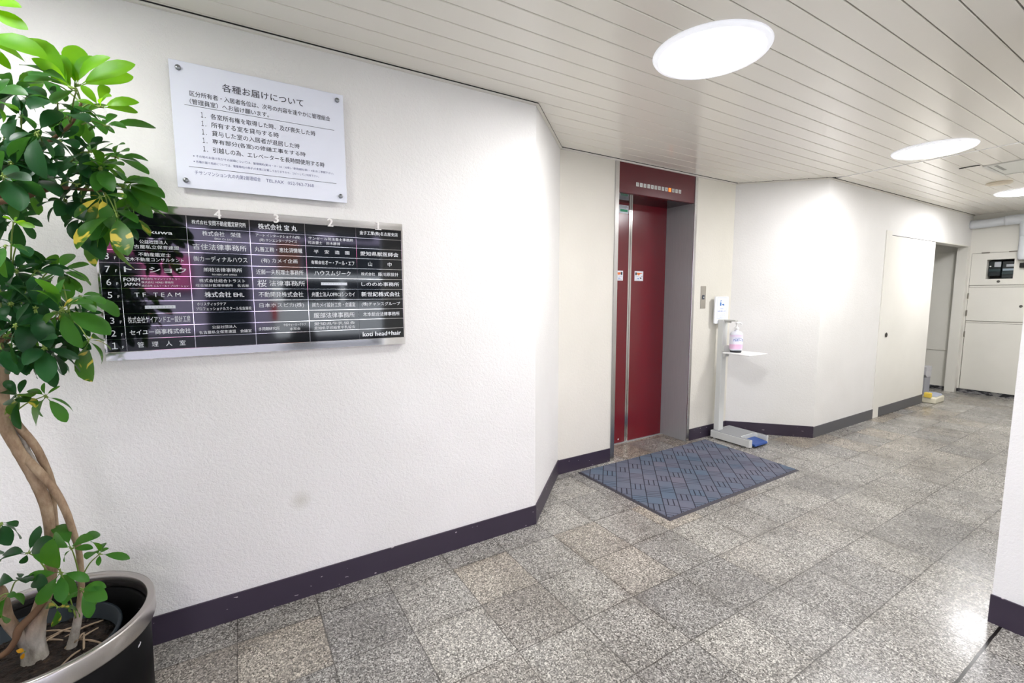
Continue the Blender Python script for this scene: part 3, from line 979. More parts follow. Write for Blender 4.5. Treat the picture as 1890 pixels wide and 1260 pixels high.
# grey post with cream foot wedged behind the door edge
fs = thing('foot_dispenser', (7.12, 2.0, 0), 'grey post on a cream rounded foot standing at the open doorway', 'dispenser')
MB().bbox(7.055, 7.225, 2.035, 2.120, 0.085, 0.285, 0.004).build('post', mat('post_grey', '#9A9BA2', 0.45), fs)
up = MB().slab([(0.0, 0.030), (0.045, 0.0), (0.17, 0.0), (0.17, 0.128), (0.0, 0.128)], (7.055, 2.120, 0.286), EX, EZ, 0.09)
up.box(7.055, 7.228, 2.026, 2.030, 0.370, 0.378)
up.build('post_cap', mat('post_pale', '#B9B9BE', 0.45), fs)
def stadium(x0, x1, y0, y1, n=12):
    r = (y1 - y0) / 2
    cy_ = (y0 + y1) / 2
    pts = [(x0, y1), (x0, y0)]
    for i in range(n + 1):
        a = -math.pi / 2 + math.pi * i / n
        pts.append((x1 - r + r * math.cos(a), cy_ + r * math.sin(a)))
    return pts


MB().prism(stadium(6.96, 7.34, 1.895, 2.13), 0.0, 0.070).build('foot', mat('foot_cream', '#E2DDC8', 0.5), fs, bevel=0.012)
MB().prism(stadium(7.05, 7.325, 1.915, 2.115), 0.0705, 0.084).build('foot_pad', mat('pad_bluegrey', '#B4BACB', 0.4), fs, bevel=0.004)
MB().bbox(6.930, 6.985, 1.935, 2.000, 0.0705, 0.128, 0.006).build('wedge', mat('wedge_yellow', '#E9CB52', 0.6), fs)

# ------------------------------------------------------------------ meter cabinet on the end wall
mc = thing('meter_cabinet', (XEND, 1.72, 0), 'cream three-door meter cabinet with a small window on the end wall', 'cabinet')
CF = XEND - 0.012
HF = XEND - 0.0005
CY0, CY1 = 1.440, 1.988


def cab_door(parts, name='door'):
    mb_ = MB()
    for y0, y1, z0, z1 in parts:
        mb_.box(CF, HF, y0, y1, z0, z1)
    return mb_.build(name, M_PANEL, mc)


dA = cab_door([(CY0, WY0, 1.398, 1.796), (WY1, CY1, 1.398, 1.796), (WY0, WY1, 1.398, WZ0), (WY0, WY1, WZ1, 1.796)])
dB = cab_door([(CY0, CY1, 0.945, 1.368)])
dC = cab_door([(CY0, CY1 - 0.003, 0.052, 0.915)])
M_HINGE = mat('hinge_metal', '#8A857C', 0.45, metal=0.6)
M_GAP = mat('cabinet_gap', '#6E675A', 0.7)
gp = MB()
for z in (1.7965, 1.3945, 1.3685, 0.9415, 0.9155):
    gp.box(XEND - 0.0062, HF, CY0, CY1 + 0.001, z, z + 0.0035)
gp.box(XEND - 0.006, HF, CY1 + 0.0005, CY1 + 0.004, 0.052, 1.797)
gp.build('door_gap', M_GAP, mc)


def hinge(parent, y, z, horiz):
    a, b = (0.037, 0.007) if horiz else (0.007, 0.036)
    m_ = MB().bbox(CF - 0.008, CF - 0.0002, y - a, y + a, z - b, z + b, 0.002)
    if not horiz:
        m_.tube([(CF - 0.008, y, z - b), (CF - 0.008, y, z + b)], [0.005, 0.005], 8)
    m_.build('hinge', M_HINGE, parent)


hinge(dA, 1.865, 1.800, True)
hinge(dA, 1.625, 1.800, True)
hinge(dB, CY1, 1.262, False)
hinge(dB, CY1, 1.043, False)
hinge(dC, CY1, 0.768, False)
M_KNOB = mat('lock_metal', '#7C7A76', 0.3, metal=0.9)


def lock(parent, y, z):
    MB().lathe([(0.015, 0.0), (0.015, -0.006), (0.009, -0.008), (0.008, -0.016), (0.0, -0.017)], (CF - 0.0002, y, z), 20, axis='x').build('lock', M_KNOB, parent)


lock(dA, 1.727, 1.440)
lock(dB, 1.513, 1.137)
# meters inside the cabinet window
struct('wall_end_recess', MB().box(XEND + 0.145, XEND + 0.159, WY0 + 0.0005, WY1 - 0.0005, WZ0 + 0.0005, WZ1 - 0.0005), M_DARK, 'dark back of the meter window recess', 'wall')
M_METER = mat('meter_black', '#1E2629', 0.25)


def meter(y0, y1, z0, z1, label, kind):
    o_ = thing('electricity_meter', (XEND + 0.10, (y0 + y1) / 2, z0), label, 'meter')
    b_ = MB().bbox(XEND + 0.05, XEND + 0.144, y0, y1, z0, z1, 0.006).build('case', M_METER, o_)
    xf = XEND + 0.0495
    if kind == 0:
        MB().quad((xf - 0.0004, y1 - 0.050, z1 - 0.078), EYM, EZ, 0.058, 0.060).build('label_plate', mat('meter_label', '#B9BEC4', 0.4), b_)
        MB().lathe([(0.009, 0.0), (0.008, -0.006), (0.0, -0.007)], (xf, y1 - 0.016, z1 - 0.070), 14, axis='x').build('screw', M_WHITE, b_)
        MB().bbox(xf - 0.012, xf - 0.0002, y0 + 0.004, y1 - 0.004, z0 + 0.055, z0 + 0.085, 0.003).build('terminal_cover', mat('meter_cover', '#2E3F42', 0.3), b_)
    else:
        MB().quad((xf - 0.0004, y1 - 0.036, z1 - 0.070), EYM, EZ, 0.066, 0.030).build('label_plate', mat('meter_label', '#B9BEC4', 0.4), b_)
        MB().quad((xf - 0.0004, y1 - 0.008, z1 - 0.118), EYM, EZ, 0.094, 0.026).build('display', mat('meter_display', '#9FB0BC', 0.2), b_)
        MB().bbox(xf - 0.012, xf - 0.0002, y0 + 0.004, y1 - 0.004, z0 + 0.045, z0 + 0.085, 0.003).build('terminal_cover', mat('meter_cover', '#2E3F42', 0.3), b_)


meter(1.728, 1.840, 1.510, 1.700, 'black electricity meter with a pale label plate, left in the cabinet window', 0)
meter(1.612, 1.722, 1.480, 1.690, 'black electricity meter with a light display, right in the cabinet window', 1)

# insulated pipe
pp = thing('pipe', (8.045, 1.75, 2.165), 'white insulated pipe elbowing down the end wall beside the cabinet', 'pipe')
M_LAG = mat('pipe_lagging', '#D9DDE2', 0.5)
_n = NT(M_LAG)
_n.bump(_n.noise(18.0, 2.0), 0.5, 0.02)
xp = 8.045
MB().tube([(xp, WR - 0.001, 2.160), (xp, 1.86, 2.158), (xp, 1.70, 2.170)], [0.053, 0.051, 0.053], 20).build('horizontal_run', M_LAG, pp)
mb = MB().tube([(xp, 1.706, 2.170), (xp, 1.585, 2.172), (xp, 1.545, 2.160), (xp, 1.528, 2.125), (xp, 1.525, 1.97)], [0.058, 0.058, 0.060, 0.058, 0.057], 20)
mb.build('elbow', M_LAG, pp)
MB().tube([(xp, 1.525, 1.972), (xp, 1.525, 1.85), (xp, 1.525, 1.72), (xp, 1.525, 1.690)], [0.054, 0.055, 0.055, 0.040], 20).build('drop', M_LAG, pp)
tag(MB().bbox(XEND - 0.06, XEND - 0.0125, 1.46, 1.555, 1.60, 1.655, 0.004).build('pipe_hole_box', M_DARK, origin=(XEND - 0.03, 1.5, 1.6)),
    'small black box put in for the dark hole just below the end of the white pipe', 'dark hole')  # black box added to show a dark hole

# ------------------------------------------------------------------ notice board
YB = 2.020
nb = thing('notice_board', (0.137, WL, 1.68), 'white Japanese notice panel held off the wall by four round steel studs', 'sign')
pnl = MB().bbox(-0.149, 0.4235, YB, YB + 0.005, 1.680, 2.108, 0.001).build('panel', mat('board_white', '#E6EAF5', 0.22), nb)
mb = MB()
M_NI = mat('notice_ink', '#33353C', 0.5)
def nl(body, x0, x1, z, h, bold=0.004):
    write(mb, body, (x0, YB, z), EX, EZ, w=x1 - x0, h=h, align='L', bold=bold)
nl('\u5404\u7a2e\u304a\u5c4a\u3051\u306b\u3064\u3044\u3066', 0.004, 0.273, 2.046, 0.0275, 0.006)
nl('\u533a\u5206\u6240\u6709\u8005\u30fb\u5165\u5c45\u8005\u5404\u4f4d\u306f\u3001\u6b21\u53f7\u306e\u5185\u5bb9\u3092\u901f\u3084\u304b\u306b\u7ba1\u7406\u7d44\u5408', -0.095, 0.370, 2.0055, 0.0185)
nl('\uff08\u7ba1\u7406\u54e1\u5ba4\uff09\u3078\u304a\u5c4a\u3051\u9858\u3044\u307e\u3059\u3002', -0.096, 0.150, 1.9785, 0.0185)
items = ['\u5404\u5ba4\u6240\u6709\u6a29\u3092\u53d6\u5f97\u3057\u305f\u6642\u3001\u53ca\u3073\u55aa\u5931\u3057\u305f\u6642', '\u6240\u6709\u3059\u308b\u5ba4\u3092\u8cb8\u4e0e\u3059\u308b\u6642',
         '\u8cb8\u4e0e\u3057\u305f\u5ba4\u306e\u5165\u5c45\u8005\u304c\u9000\u5c45\u3057\u305f\u6642', '\u5c02\u6709\u90e8\u5206(\u5404\u5ba4)\u306e\u4fee\u7e55\u5de5\u4e8b\u3092\u3059\u308b\u6642',
         '\u5f15\u8d8a\u3057\u306e\u70ba\u3001\u30a8\u30ec\u30d9\u30fc\u30bf\u30fc\u3092\u9577\u6642\u9593\u4f7f\u7528\u3059\u308b\u6642']
ends = [0.312, 0.180, 0.252, 0.272, 0.341]
for i, (s, e) in enumerate(zip(items, ends)):
    z = 1.9385 - i * 0.0291
    nl('\uff11', -0.066, -0.0595, z, 0.0175)
    mb.quad((-0.0545, YB - 0.0007, z - 0.0085), EX, EZ, 0.0022, 0.0022)
    nl(s, -0.037, e, z, 0.0190)
M_NI2 = mat('notice_ink_violet', '#6A6E92', 0.5)
k0 = len(mb.f)
nl('\u203b \u305d\u306e\u4ed6\u306e\u304a\u5c4a\u3051\u53ca\u3073\u305d\u306e\u8a73\u7d30\u306b\u3064\u3044\u3066\u306f\u3001\u7ba1\u7406\u898f\u7d04(\u7b2c10\u30fb19\u30fb20\u30fb30\u6761)\uff0f\u4f7f\u7528\u7d30\u5247(\u7b2c3\u30fb4\u6761)\u3092\u3054\u53c2\u7167\u4e0b\u3055\u3044\u3002', -0.098, 0.375, 1.7925, 0.0100, 0.0)
nl('\u203b \u5404\u7a2e\u304a\u5c4a\u3051\u7528\u7d19\u306b\u3064\u3044\u3066\u306f\u3001\u7ba1\u7406\u898f\u7d04(\u5c0f\u518a\u5b50)\u306e\u672b\u5c3e\u306b\u8a18\u8f09\u3057\u3066\u304a\u308a\u307e\u3059\u306e\u3067\u3001\u30b3\u30d4\u30fc\u3057\u3066\u3054\u5229\u7528\u4e0b\u3055\u3044\u3002', -0.098, 0.318, 1.7735, 0.0100, 0.0)
nl('\u30c1\u30b5\u30f3\u30de\u30f3\u30b7\u30e7\u30f3\u4e38\u306e\u5185\u7b2c2\u7ba1\u7406\u7d44\u5408', -0.096, 0.110, 1.7365, 0.0150, 0.0)
nl('TEL.FAX   052-962-7368', 0.128, 0.297, 1.7355, 0.0120, 0.0)
for i in range(k0, len(mb.f)):
    mb.mi[i] = 1
for z in (1.9640, 1.7545):
    mb.quad((-0.112, YB - 0.0006, z - 0.0007), EX, EZ, 0.496, 0.0014)
mb.build('lettering', [M_NI, M_NI2], pnl)
for x, z in ((-0.123, 2.083), (0.3995, 2.083), (0.3985, 1.705), (-0.124, 1.705)):
    s_ = MB().lathe([(0.0, -0.009), (0.007, -0.0088), (0.0085, -0.007), (0.0085, -0.0002), (0.0, -0.0002)], (x, YB, z), 24, axis='y')
    s_.lathe([(0.0, WL - YB - 0.0003), (0.007, WL - YB - 0.0003), (0.007, 0.0055), (0.0, 0.0055)], (x, YB, z), 20, axis='y')
    s_.build('stud', mat('stud_steel', '#8C9092', 0.3, metal=0.9), nb)

# ------------------------------------------------------------------ tenant directory
dr_ = thing('tenant_directory', (0.135, WL, 1.077), 'polished steel tenant directory of black name plates under the white notice', 'directory board')
BX0, BX1, BZ0, BZ1 = -0.385, 0.656, 1.077, 1.612
fr = MB().box(BX0, BX1, YB + 0.0035, WL - 0.0005, BZ0, BZ1)
fr.bbox(BX0, BX1, YB - 0.001, YB + 0.0034, 1.5835, BZ1, 0.001).bbox(BX0, BX1, YB - 0.001, YB + 0.0034, BZ0, 1.1075, 0.001)
fr.box(BX0, BX0 + 0.006, YB - 0.001, YB + 0.0034, 1.1076, 1.5834).box(BX1 - 0.006, BX1, YB - 0.001, YB + 0.0034, 1.1076, 1.5834)
fr.build('frame', M_CHROME, dr_)
M_PLATE = mat('plate_black', '#0E1013', 0.05, spec=0.5)
M_LET = mat('plate_white_letter', '#E6E9EC', 0.5)
RH = (1.5835 - 1.1075) / 11
cols = [(-0.3785, -0.3270), (-0.3270, -0.1320), (-0.1320, 0.0630), (0.0630, 0.2560), (0.2560, 0.4540), (0.4540, 0.6495)]


def plate(ci, ri, name):
    x0, x1 = cols[ci]
    z1 = 1.5835 - ri * RH
    g = 0.0008
    return MB().box(x0 + g, x1 - g, YB, YB + 0.003, z1 - RH + g, z1 - g).build(name, M_PLATE, dr_)


K = {}
# (column, row from the top) -> lines: (text, x centre fraction, z fraction, width fraction, height fraction, bold)
def one(t_, w=0.82, h=0.46, b=0.014, x=0.5, z=0.5):
    return [(t_, x, z, w, h, b)]


def two(a, b, wa=0.7, wb=0.8, h=0.30):
    return [(a, 0.5, 0.70, wa, h, 0.008), (b, 0.5, 0.30, wb, h, 0.008)]


K[1, 1] = one('kuwa', 0.32, 0.28, 0.02, 0.62)
K[1, 2] = two('公益社団法人', '名古屋私立保育連盟', 0.40, 0.72)
K[1, 3] = two('不動産鑑定士', '茨木不動産コンサルタント', 0.46, 0.84)
K[1, 4] = one('トーショウ', 0.88, 0.44, 0.02)
K[1, 5] = [('FORM', 0.15, 0.70, 0.22, 0.28, 0.03), ('JAPAN', 0.15, 0.30, 0.22, 0.28, 0.03), ('株式会社 セブンファクトリー', 0.56, 0.78, 0.56, 0.17, 0),
           ('株式会社 HERES 事務局', 0.51, 0.50, 0.46, 0.17, 0), ('株式会社 エルイーエイ プロモーション', 0.62, 0.22, 0.68, 0.17, 0)]
K[1, 6] = one('T F   T E A M', 0.66, 0.34, 0.0)
K[1, 8] = one('株式会社ケイアンドエー設計工房', 0.90, 0.52, 0.006)
K[1, 9] = one('セイユー商事株式会社', 0.88, 0.42, 0.018)
K[1, 10] = one('管　理　人　室', 0.70, 0.44, 0.004)
K[2, 0] = [('株式会社', 0.20, 0.5, 0.24, 0.34, 0.012), ('安間不動産鑑定研究所', 0.64, 0.5, 0.60, 0.42, 0.012)]
K[2, 1] = [('株式会社　栄佳', 0.54, 0.62, 0.62, 0.40, 0.004), ('EIKA Co.,Ltd.', 0.56, 0.20, 0.28, 0.18, 0)]
K[2, 2] = one('吉住法律事務所', 0.86, 0.50, 0.010)
K[2, 3] = one('㈱カーディナルハウス', 0.86, 0.46, 0.006)
K[2, 4] = [('朗稔法律事務所', 0.52, 0.60, 0.62, 0.34, 0.004), ('RO-NEN LAW OFFICE', 0.54, 0.20, 0.40, 0.14, 0)]
K[2, 5] = [('株式会社総合トラスト', 0.5, 0.68, 0.74, 0.30, 0), ('総合設計監理事務所　名古屋', 0.5, 0.28, 0.86, 0.22, 0)]
K[2, 6] = one('株式会社 EHL', 0.64, 0.46, 0.02, 0.52)
K[2, 7] = [('ホリスティックケア', 0.30, 0.70, 0.46, 0.28, 0.006), ('プロフェッショナルスクール名古屋校', 0.5, 0.30, 0.90, 0.28, 0.006)]
K[2, 9] = [('公益社団法人', 0.48, 0.72, 0.40, 0.26, 0.004), ('名古屋私立保育連盟　会議室', 0.5, 0.30, 0.86, 0.28, 0.004)]
K[3, 0] = one('株式会社 宝 丸', 0.70, 0.50, 0.014)
K[3, 1] = two('アート インターナショナル(株)', '(同) サンエンタープライズ', 0.80, 0.68)
K[3, 2] = one('丸善工務・恵比須情報', 0.86, 0.42, 0.014)
K[3, 3] = one('(有) カメイ企画', 0.66, 0.44, 0.008)
K[3, 4] = one('近藤一夫税理士事務所', 0.86, 0.44, 0.010)
K[3, 5] = [('桜', 0.16, 0.5, 0.16, 0.66, 0.008), ('法律事務所', 0.62, 0.5, 0.66, 0.48, 0.008)]
K[3, 6] = one('不動開発株式会社', 0.82, 0.46, 0.006)
K[3, 7] = one('日本ホスピカ(株)', 0.82, 0.46, 0.006)
K[3, 9] = [('水問題研究所', 0.24, 0.42, 0.38, 0.32, 0.006), ('中部ウォータークラブ', 0.72, 0.70, 0.42, 0.26, 0.006), ('水和会', 0.72, 0.32, 0.20, 0.26, 0.006)]
K[4, 1] = [('サンセール司法書士事務所', 0.5, 0.72, 0.88, 0.28, 0.004), ('司法書士　鈴木勝博', 0.36, 0.32, 0.62, 0.28, 0.004)]
K[4, 2] = one('平　安　造　園', 0.70, 0.34, 0.010)
K[4, 3] = [('有限会社', 0.22, 0.5, 0.26, 0.34, 0.016), ('オー・アール・エフ', 0.65, 0.5, 0.58, 0.40, 0.016)]
K[4, 4] = one('ハウスムジーク', 0.72, 0.44, 0.012)
K[4, 6] = one('弁護士法人OFFICEシンカイ', 0.86, 0.44, 0.010)
K[4, 7] = one('㈱カメイ設計工房・会議室', 0.86, 0.44, 0.010)
K[4, 8] = one('服部法律事務所', 0.82, 0.50, 0.016)
K[4, 9] = two('愛知県牛乳協会', '愛知県学校給食牛乳協会', 0.82, 0.82)
K[5, 0] = one('金子工業(株)名古屋支店', 0.84, 0.42, 0.014)
K[5, 2] = one('愛知県獣医師会', 0.84, 0.42, 0.010)
K[5, 3] = one('山　　　中', 0.52, 0.44, 0.002)
K[5, 4] = [('株式会社', 0.23, 0.5, 0.30, 0.32, 0.008), ('藤川原設計', 0.68, 0.5, 0.46, 0.38, 0.008)]
K[5, 5] = one('しののめ事務所', 0.84, 0.40, 0.014)
K[5, 6] = one('新世紀株式会社', 0.86, 0.46, 0.020)
K[5, 7] = one('(株)チャンスグループ', 0.86, 0.42, 0.010)
K[5, 8] = one('木本総合法律事務所', 0.82, 0.40, 0.014)
K[5, 10] = one('koti head+hair', 0.86, 0.44, 0.030)
for ri in range(11):
    p_ = plate(0, ri, 'floor_plate')
    x0, x1 = cols[0]
    z = 1.5835 - (ri + 0.5) * RH
    mb = MB()
    num = '\uff11' if ri == 10 else str(11 - ri)
    if len(num) == 1:
        write(mb, num, (x0 + 0.020, YB, z), EX, EZ, h=0.022, bold=0.0, lo=(0.0, 0.72))
    else:
        write(mb, num, (x0 + 0.020, YB, z), EX, EZ, h=0.022, bold=0.008, lo=(0.0, 0.72))
    write(mb, 'F', (x0 + 0.042, YB, z - 0.006), EX, EZ, h=0.009, bold=0.0)
    mb.build('lettering', M_LET, p_)
    for ci in range(1, 6):
        p_ = plate(ci, ri, 'nameplate')
        x0, x1 = cols[ci]
        mb = MB()
        for (t_, fx, fz, fw, fh, bd) in K.get((ci, ri), []):
            write(mb, t_, (x0 + fx * (x1 - x0), YB, z + (fz - 0.5) * RH), EX, EZ, w=fw * (x1 - x0), h=fh * RH, bold=bd)
        if (ci, ri) in ((1, 7), (4, 5)):
            xa = x0 + (0.30 if ci == 1 else 0.26) * (x1 - x0)
            mb.box(xa, xa + (0.44 if ci == 1 else 0.52) * (x1 - x0), YB - 0.0008, YB - 0.0001, z - 0.0055, z + 0.0055)
            if mb.f:
                mb.build('paper_label', mat('label_paper', '#DADFE6', 0.6), p_)
            mb = MB()
            write(mb, '・・・・・・・・', (xa + 0.22 * (x1 - x0), YB - 0.0008, z), EX, EZ, w=0.36 * (x1 - x0), h=0.002, bold=0.0)
            mb.build('lettering', M_INK, p_)
        elif mb.f:
            mb.build('lettering', M_LET, p_)
for s, x in (('5', -0.231), ('4', -0.036), ('3', 0.155), ('2', 0.353), ('\uff11', 0.548)):
    vs_, fs_ = text_geo(s, 0.03)
    mx = (min(p[0] for p in vs_) + max(p[0] for p in vs_)) / 2
    sc = 0.034 / 0.74
    mb = MB()
    k = len(vs_)
    ec = set()
    for f in fs_:
        for a, b in zip(f, f[1:] + f[:1]):
            ec.add((a, b))
    sides = [(a, b) for (a, b) in ec if (b, a) not in ec]
    for q, dx in enumerate((-0.022, 0.022)):
        P2 = [(x + (p[0] - mx + dx) * sc, 1.5790 + p[1] * sc) for p in vs_]
        yf = YB - 0.0065 - q * 0.0002
        mb.add([(a, yf, c) for a, c in P2], fs_)
        mb.add([(a, yf, c) for a, c in P2] + [(a, YB - 0.0012, c) for a, c in P2], [[b, a, a + k, b + k] for a, b in sides])
    mb.build('column_numeral', mat('numeral_white', '#F2EFEA', 0.4), dr_)

# ------------------------------------------------------------------ planter and tree
PX, PY = -0.512, 1.668
pl = thing('planter', (PX, PY, 0), 'round black planter with a wide brushed steel rim at the left edge', 'planter')
M_POT = mat('planter_black', '#111214', 0.5, spec=0.12)
_n = NT(M_POT)
_sx, _sy, _sz = _n.xyz()
_scr = _n.m('MULTIPLY', _n.m('GREATER_THAN', _n.noise(30.0, 2.0, 0.6, v=_n.scale(_n.pos, (1, 1, 1.6))), 0.74), _n.m('GREATER_THAN', _sz, 0.20))
_n.link(_n.mix(_scr, '#050506', '#C9C9CC'), _n.b.inputs['Base Color'])
MB().lathe([(0.0, 0.0), (0.228, 0.0), (0.232, 0.004), (0.240, 0.352), (0.233, 0.356), (0.226, 0.352), (0.220, 0.02), (0.0, 0.015)], (PX, PY, 0), 72).build('body', M_POT, pl)
MB().lathe([(0.2405, 0.346), (0.252, 0.347), (0.2535, 0.352), (0.2535, 0.395), (0.251, 0.400), (0.238, 0.400), (0.2335, 0.396), (0.2335, 0.358), (0.2405, 0.357)], (PX, PY, 0), 96, closed=True).build('rim', mat('rim_steel', '#B4AFAB', 0.27, metal=0.9), pl)

tree = thing('umbrella_tree', (PX, PY, 0.02), 'potted umbrella tree with braided pale trunk and glossy fingered leaves', 'plant')
NPX, NPY = PX - 0.02, PY + 0.005
MB().lathe([(0.0, 0.021), (0.150, 0.021), (0.184, 0.330), (0.192, 0.332), (0.192, 0.340), (0.182, 0.340), (0.178, 0.292), (0.0, 0.288)], (NPX, NPY, 0), 56).build('nursery_pot', mat('nursery_pot', '#1A252C', 0.5, spec=0.3), tree)
M_SOIL = mat('soil', '#3A2A20', 0.95)
_n = NT(M_SOIL)
_n.link(_n.ramp(_n.noise(45.0, 4.0, 0.7), [(0.35, '#120D0A'), (0.6, '#2E221A'), (0.78, '#5A4634')]), _n.b.inputs['Base Color'])
_n.bump(_n.noise(60.0, 3.0, 0.6), 0.8, 0.02)
rs = random.Random(5)
mb = MB()
mb.lathe([(0.178, 0.293), (0.15, 0.300), (0.08, 0.304), (0.0, 0.305)], (NPX, NPY, 0), 40)
for i in range(90):
    a, r = rs.uniform(0, 6.28), 0.165 * math.sqrt(rs.random())
    c = (NPX + r * math.cos(a), NPY + r * math.sin(a), 0.303)
    s = rs.uniform(0.004, 0.010)
    mb.lathe([(0.0, -s * 0.5), (s, 0.0), (s * 0.6, s * 0.6), (0.0, s * 0.8)], c, 6)
soil = mb.build('soil', M_SOIL, tree)
M_BARK = mat('bark', '#A08A70', 0.8)
_n = NT(M_BARK)
_bk = _n.noise(30.0, 4.0, 0.65, v=_n.scale(_n.pos, (1.0, 1.0, 0.45)))
_bx, _by, _bz = _n.xyz()
_low = _n.ramp(_n.m('ADD', _bz, _n.m('MULTIPLY', _bk, 0.12)), [(0.43, (1, 1, 1)), (0.50, (0, 0, 0))])
_n.link(_n.mix(_low, _n.ramp(_bk, [(0.3, '#6E5640'), (0.5, '#947C62'), (0.7, '#AE997E')]), _n.ramp(_bk, [(0.3, '#70675C'), (0.5, '#A8A196'), (0.7, '#C6C0B6')])), _n.b.inputs['Base Color'])
_n.bump(_n.noise(70.0, 3.0), 0.5, 0.006)
M_BARKG = mat('bark_grey', '#9A938A', 0.85)
_n = NT(M_BARKG)
_n.link(_n.ramp(_n.noise(40.0, 4.0, 0.65), [(0.3, '#6E665C'), (0.55, '#A29B91'), (0.75, '#C2BCB2')]), _n.b.inputs['Base Color'])
_n.bump(_n.noise(60.0, 3.0), 0.5, 0.006)
M_TWIG = mat('twig_brown', '#6B4F38', 0.85)
M_STALK = mat('leaf_stalk', '#7C9440', 0.5)
rt = random.Random(11)


def stem(name, pts, radii, m):
    P_ = [at(a, b, y) for a, b, y in pts]
    return MB().tube(P_, [r * 0.72 for r in radii], 12, 0, 6, 0.06, rt).build(name, m, tree)


stem('trunk', [(66, 1222, 1.675), (62, 1185, 1.672), (70, 1140, 1.668), (80, 1100, 1.665), (92, 1055, 1.665), (93, 990, 1.665), (84, 930, 1.66), (62, 880, 1.655), (30, 825, 1.65), (8, 780, 1.65), (3, 720, 1.65), (0, 660, 1.65), (-18, 560, 1.66), (-28, 450, 1.67), (-24, 360, 1.66)],
     [0.042, 0.034, 0.026, 0.020, 0.017, 0.016, 0.018, 0.018, 0.017, 0.019, 0.020, 0.019, 0.018, 0.016, 0.012], M_BARK)
stem('trunk', [(76, 1140, 1.69), (97, 1060, 1.69), (101, 990, 1.69), (97, 930, 1.69), (98, 905, 1.685), (84, 862, 1.68), (64, 822, 1.675), (36, 788, 1.665), (22, 765, 1.66)],
     [0.016, 0.014, 0.013, 0.012, 0.013, 0.013, 0.013, 0.013, 0.012], M_BARK)
stem('trunk', [(131, 1197, 1.68), (142, 1150, 1.675), (150, 1090, 1.67), (146, 1020, 1.66), (136, 985, 1.645), (121, 942, 1.635), (99, 902, 1.635), (70, 868, 1.64), (42, 838, 1.655), (20, 800, 1.665)],
     [0.017, 0.014, 0.011, 0.010, 0.011, 0.012, 0.013, 0.014, 0.013, 0.008], M_BARK)
stem('trunk', [(75, 870, 1.66), (50, 830, 1.67), (33, 790, 1.67), (20, 760, 1.665)], [0.008, 0.009, 0.009, 0.008], M_BARKG)
stem('trunk', [(-40, 1095, 1.62), (-5, 1090, 1.63), (12, 1140, 1.645), (38, 1175, 1.66), (52, 1200, 1.668)], [0.020, 0.021, 0.020, 0.018, 0.016], M_BARK)
stem('surface_root', [(-30, 1225, 1.62), (10, 1205, 1.63), (28, 1182, 1.632), (36, 1160, 1.635), (60, 1135, 1.64), (84, 1108, 1.65)], [0.010, 0.011, 0.010, 0.014, 0.013, 0.009], M_TWIG)
stem('branch', [(-30, 385, 1.64), (0, 372, 1.62), (30, 370, 1.6), (62, 358, 1.58), (105, 347, 1.58), (160, 350, 1.57), (205, 352, 1.57)],
     [0.011, 0.010, 0.009, 0.008, 0.007, 0.005, 0.004], M_TWIG)
stem('branch', [(-26, 400, 1.66), (25, 320, 1.66), (80, 270, 1.62), (130, 230, 1.6), (150, 190, 1.58)], [0.011, 0.009, 0.007, 0.005, 0.004], M_TWIG)
stem('branch', [(-4, 640, 1.65), (50, 600, 1.63), (90, 590, 1.58), (130, 585, 1.55)], [0.010, 0.007, 0.005, 0.004], M_TWIG)
stem('branch', [(-24, 370, 1.66), (-30, 250, 1.64), (-30, 130, 1.60), (-24, 40, 1.56)], [0.012, 0.010, 0.007, 0.005], M_TWIG)
mb = MB()
for i in range(16):
    a, r = rs.uniform(-0.9, 1.9), rs.uniform(0.06, 0.14)
    c = Vector((NPX + r * math.cos(a), NPY + r * math.sin(a) * 0.9, 0.309))
    d = Vector((rs.uniform(-1, 1), rs.uniform(-1, 1), 0.1)).normalized() * rs.uniform(0.02, 0.05)
    mb.tube([c - d, c + Vector((0, 0, 0.004)), c + d], [0.0022, 0.003, 0.0016], 6, 0, 3)
mb.build('dry_twigs', mat('dry_twig', '#A38F78', 0.85), tree)


def leaf_material(name, c1, c2, trans, tw, var=None):
    m = mat(name, c1, 0.38, spec=0.2)
    n = NT(m)
    col = n.ramp(n.noise(9.0, 2.0), [(0.35, c1), (0.7, c2)])
    tc = srgb(trans)
    if var:
        v = n.ramp(n.noise(24.0, 2.0, 0.55, dist=0.8), [(0.56, (0, 0, 0)), (0.60, (1, 1, 1))])
        col = n.mix(v, col, var)
    n.link(col, n.b.inputs['Base Color'])
    out = [x for x in n.t.nodes if x.type == 'OUTPUT_MATERIAL'][0]
    tr_ = n.t.nodes.new('ShaderNodeBsdfTranslucent')
    tr_.inputs[0].default_value = tc
    mx = n.t.nodes.new('ShaderNodeMixShader')
    mx.inputs[0].default_value = tw
    n.t.links.new(n.b.outputs[0], mx.inputs[1])
    n.t.links.new(tr_.outputs[0], mx.inputs[2])
    n.t.links.new(mx.outputs[0], out.inputs['Surface'])
    return m


LM = {'y': leaf_material('leaf_young_lit', '#4E8A1C', '#76AE24', '#A4E010', 0.50),  # lime for young leaves; top fans have the lamp's brightness in this colour
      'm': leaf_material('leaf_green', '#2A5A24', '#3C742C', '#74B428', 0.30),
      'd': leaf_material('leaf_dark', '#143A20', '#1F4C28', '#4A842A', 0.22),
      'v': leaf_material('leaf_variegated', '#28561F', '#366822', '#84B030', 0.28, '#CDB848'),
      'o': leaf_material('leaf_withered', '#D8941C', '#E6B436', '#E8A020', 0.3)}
PROF = [(0.0, 0.03), (0.10, 0.08), (0.16, 0.30), (0.28, 0.62), (0.45, 0.90), (0.62, 1.0), (0.78, 0.88), (0.90, 0.58), (0.97, 0.26), (1.0, 0.03)]


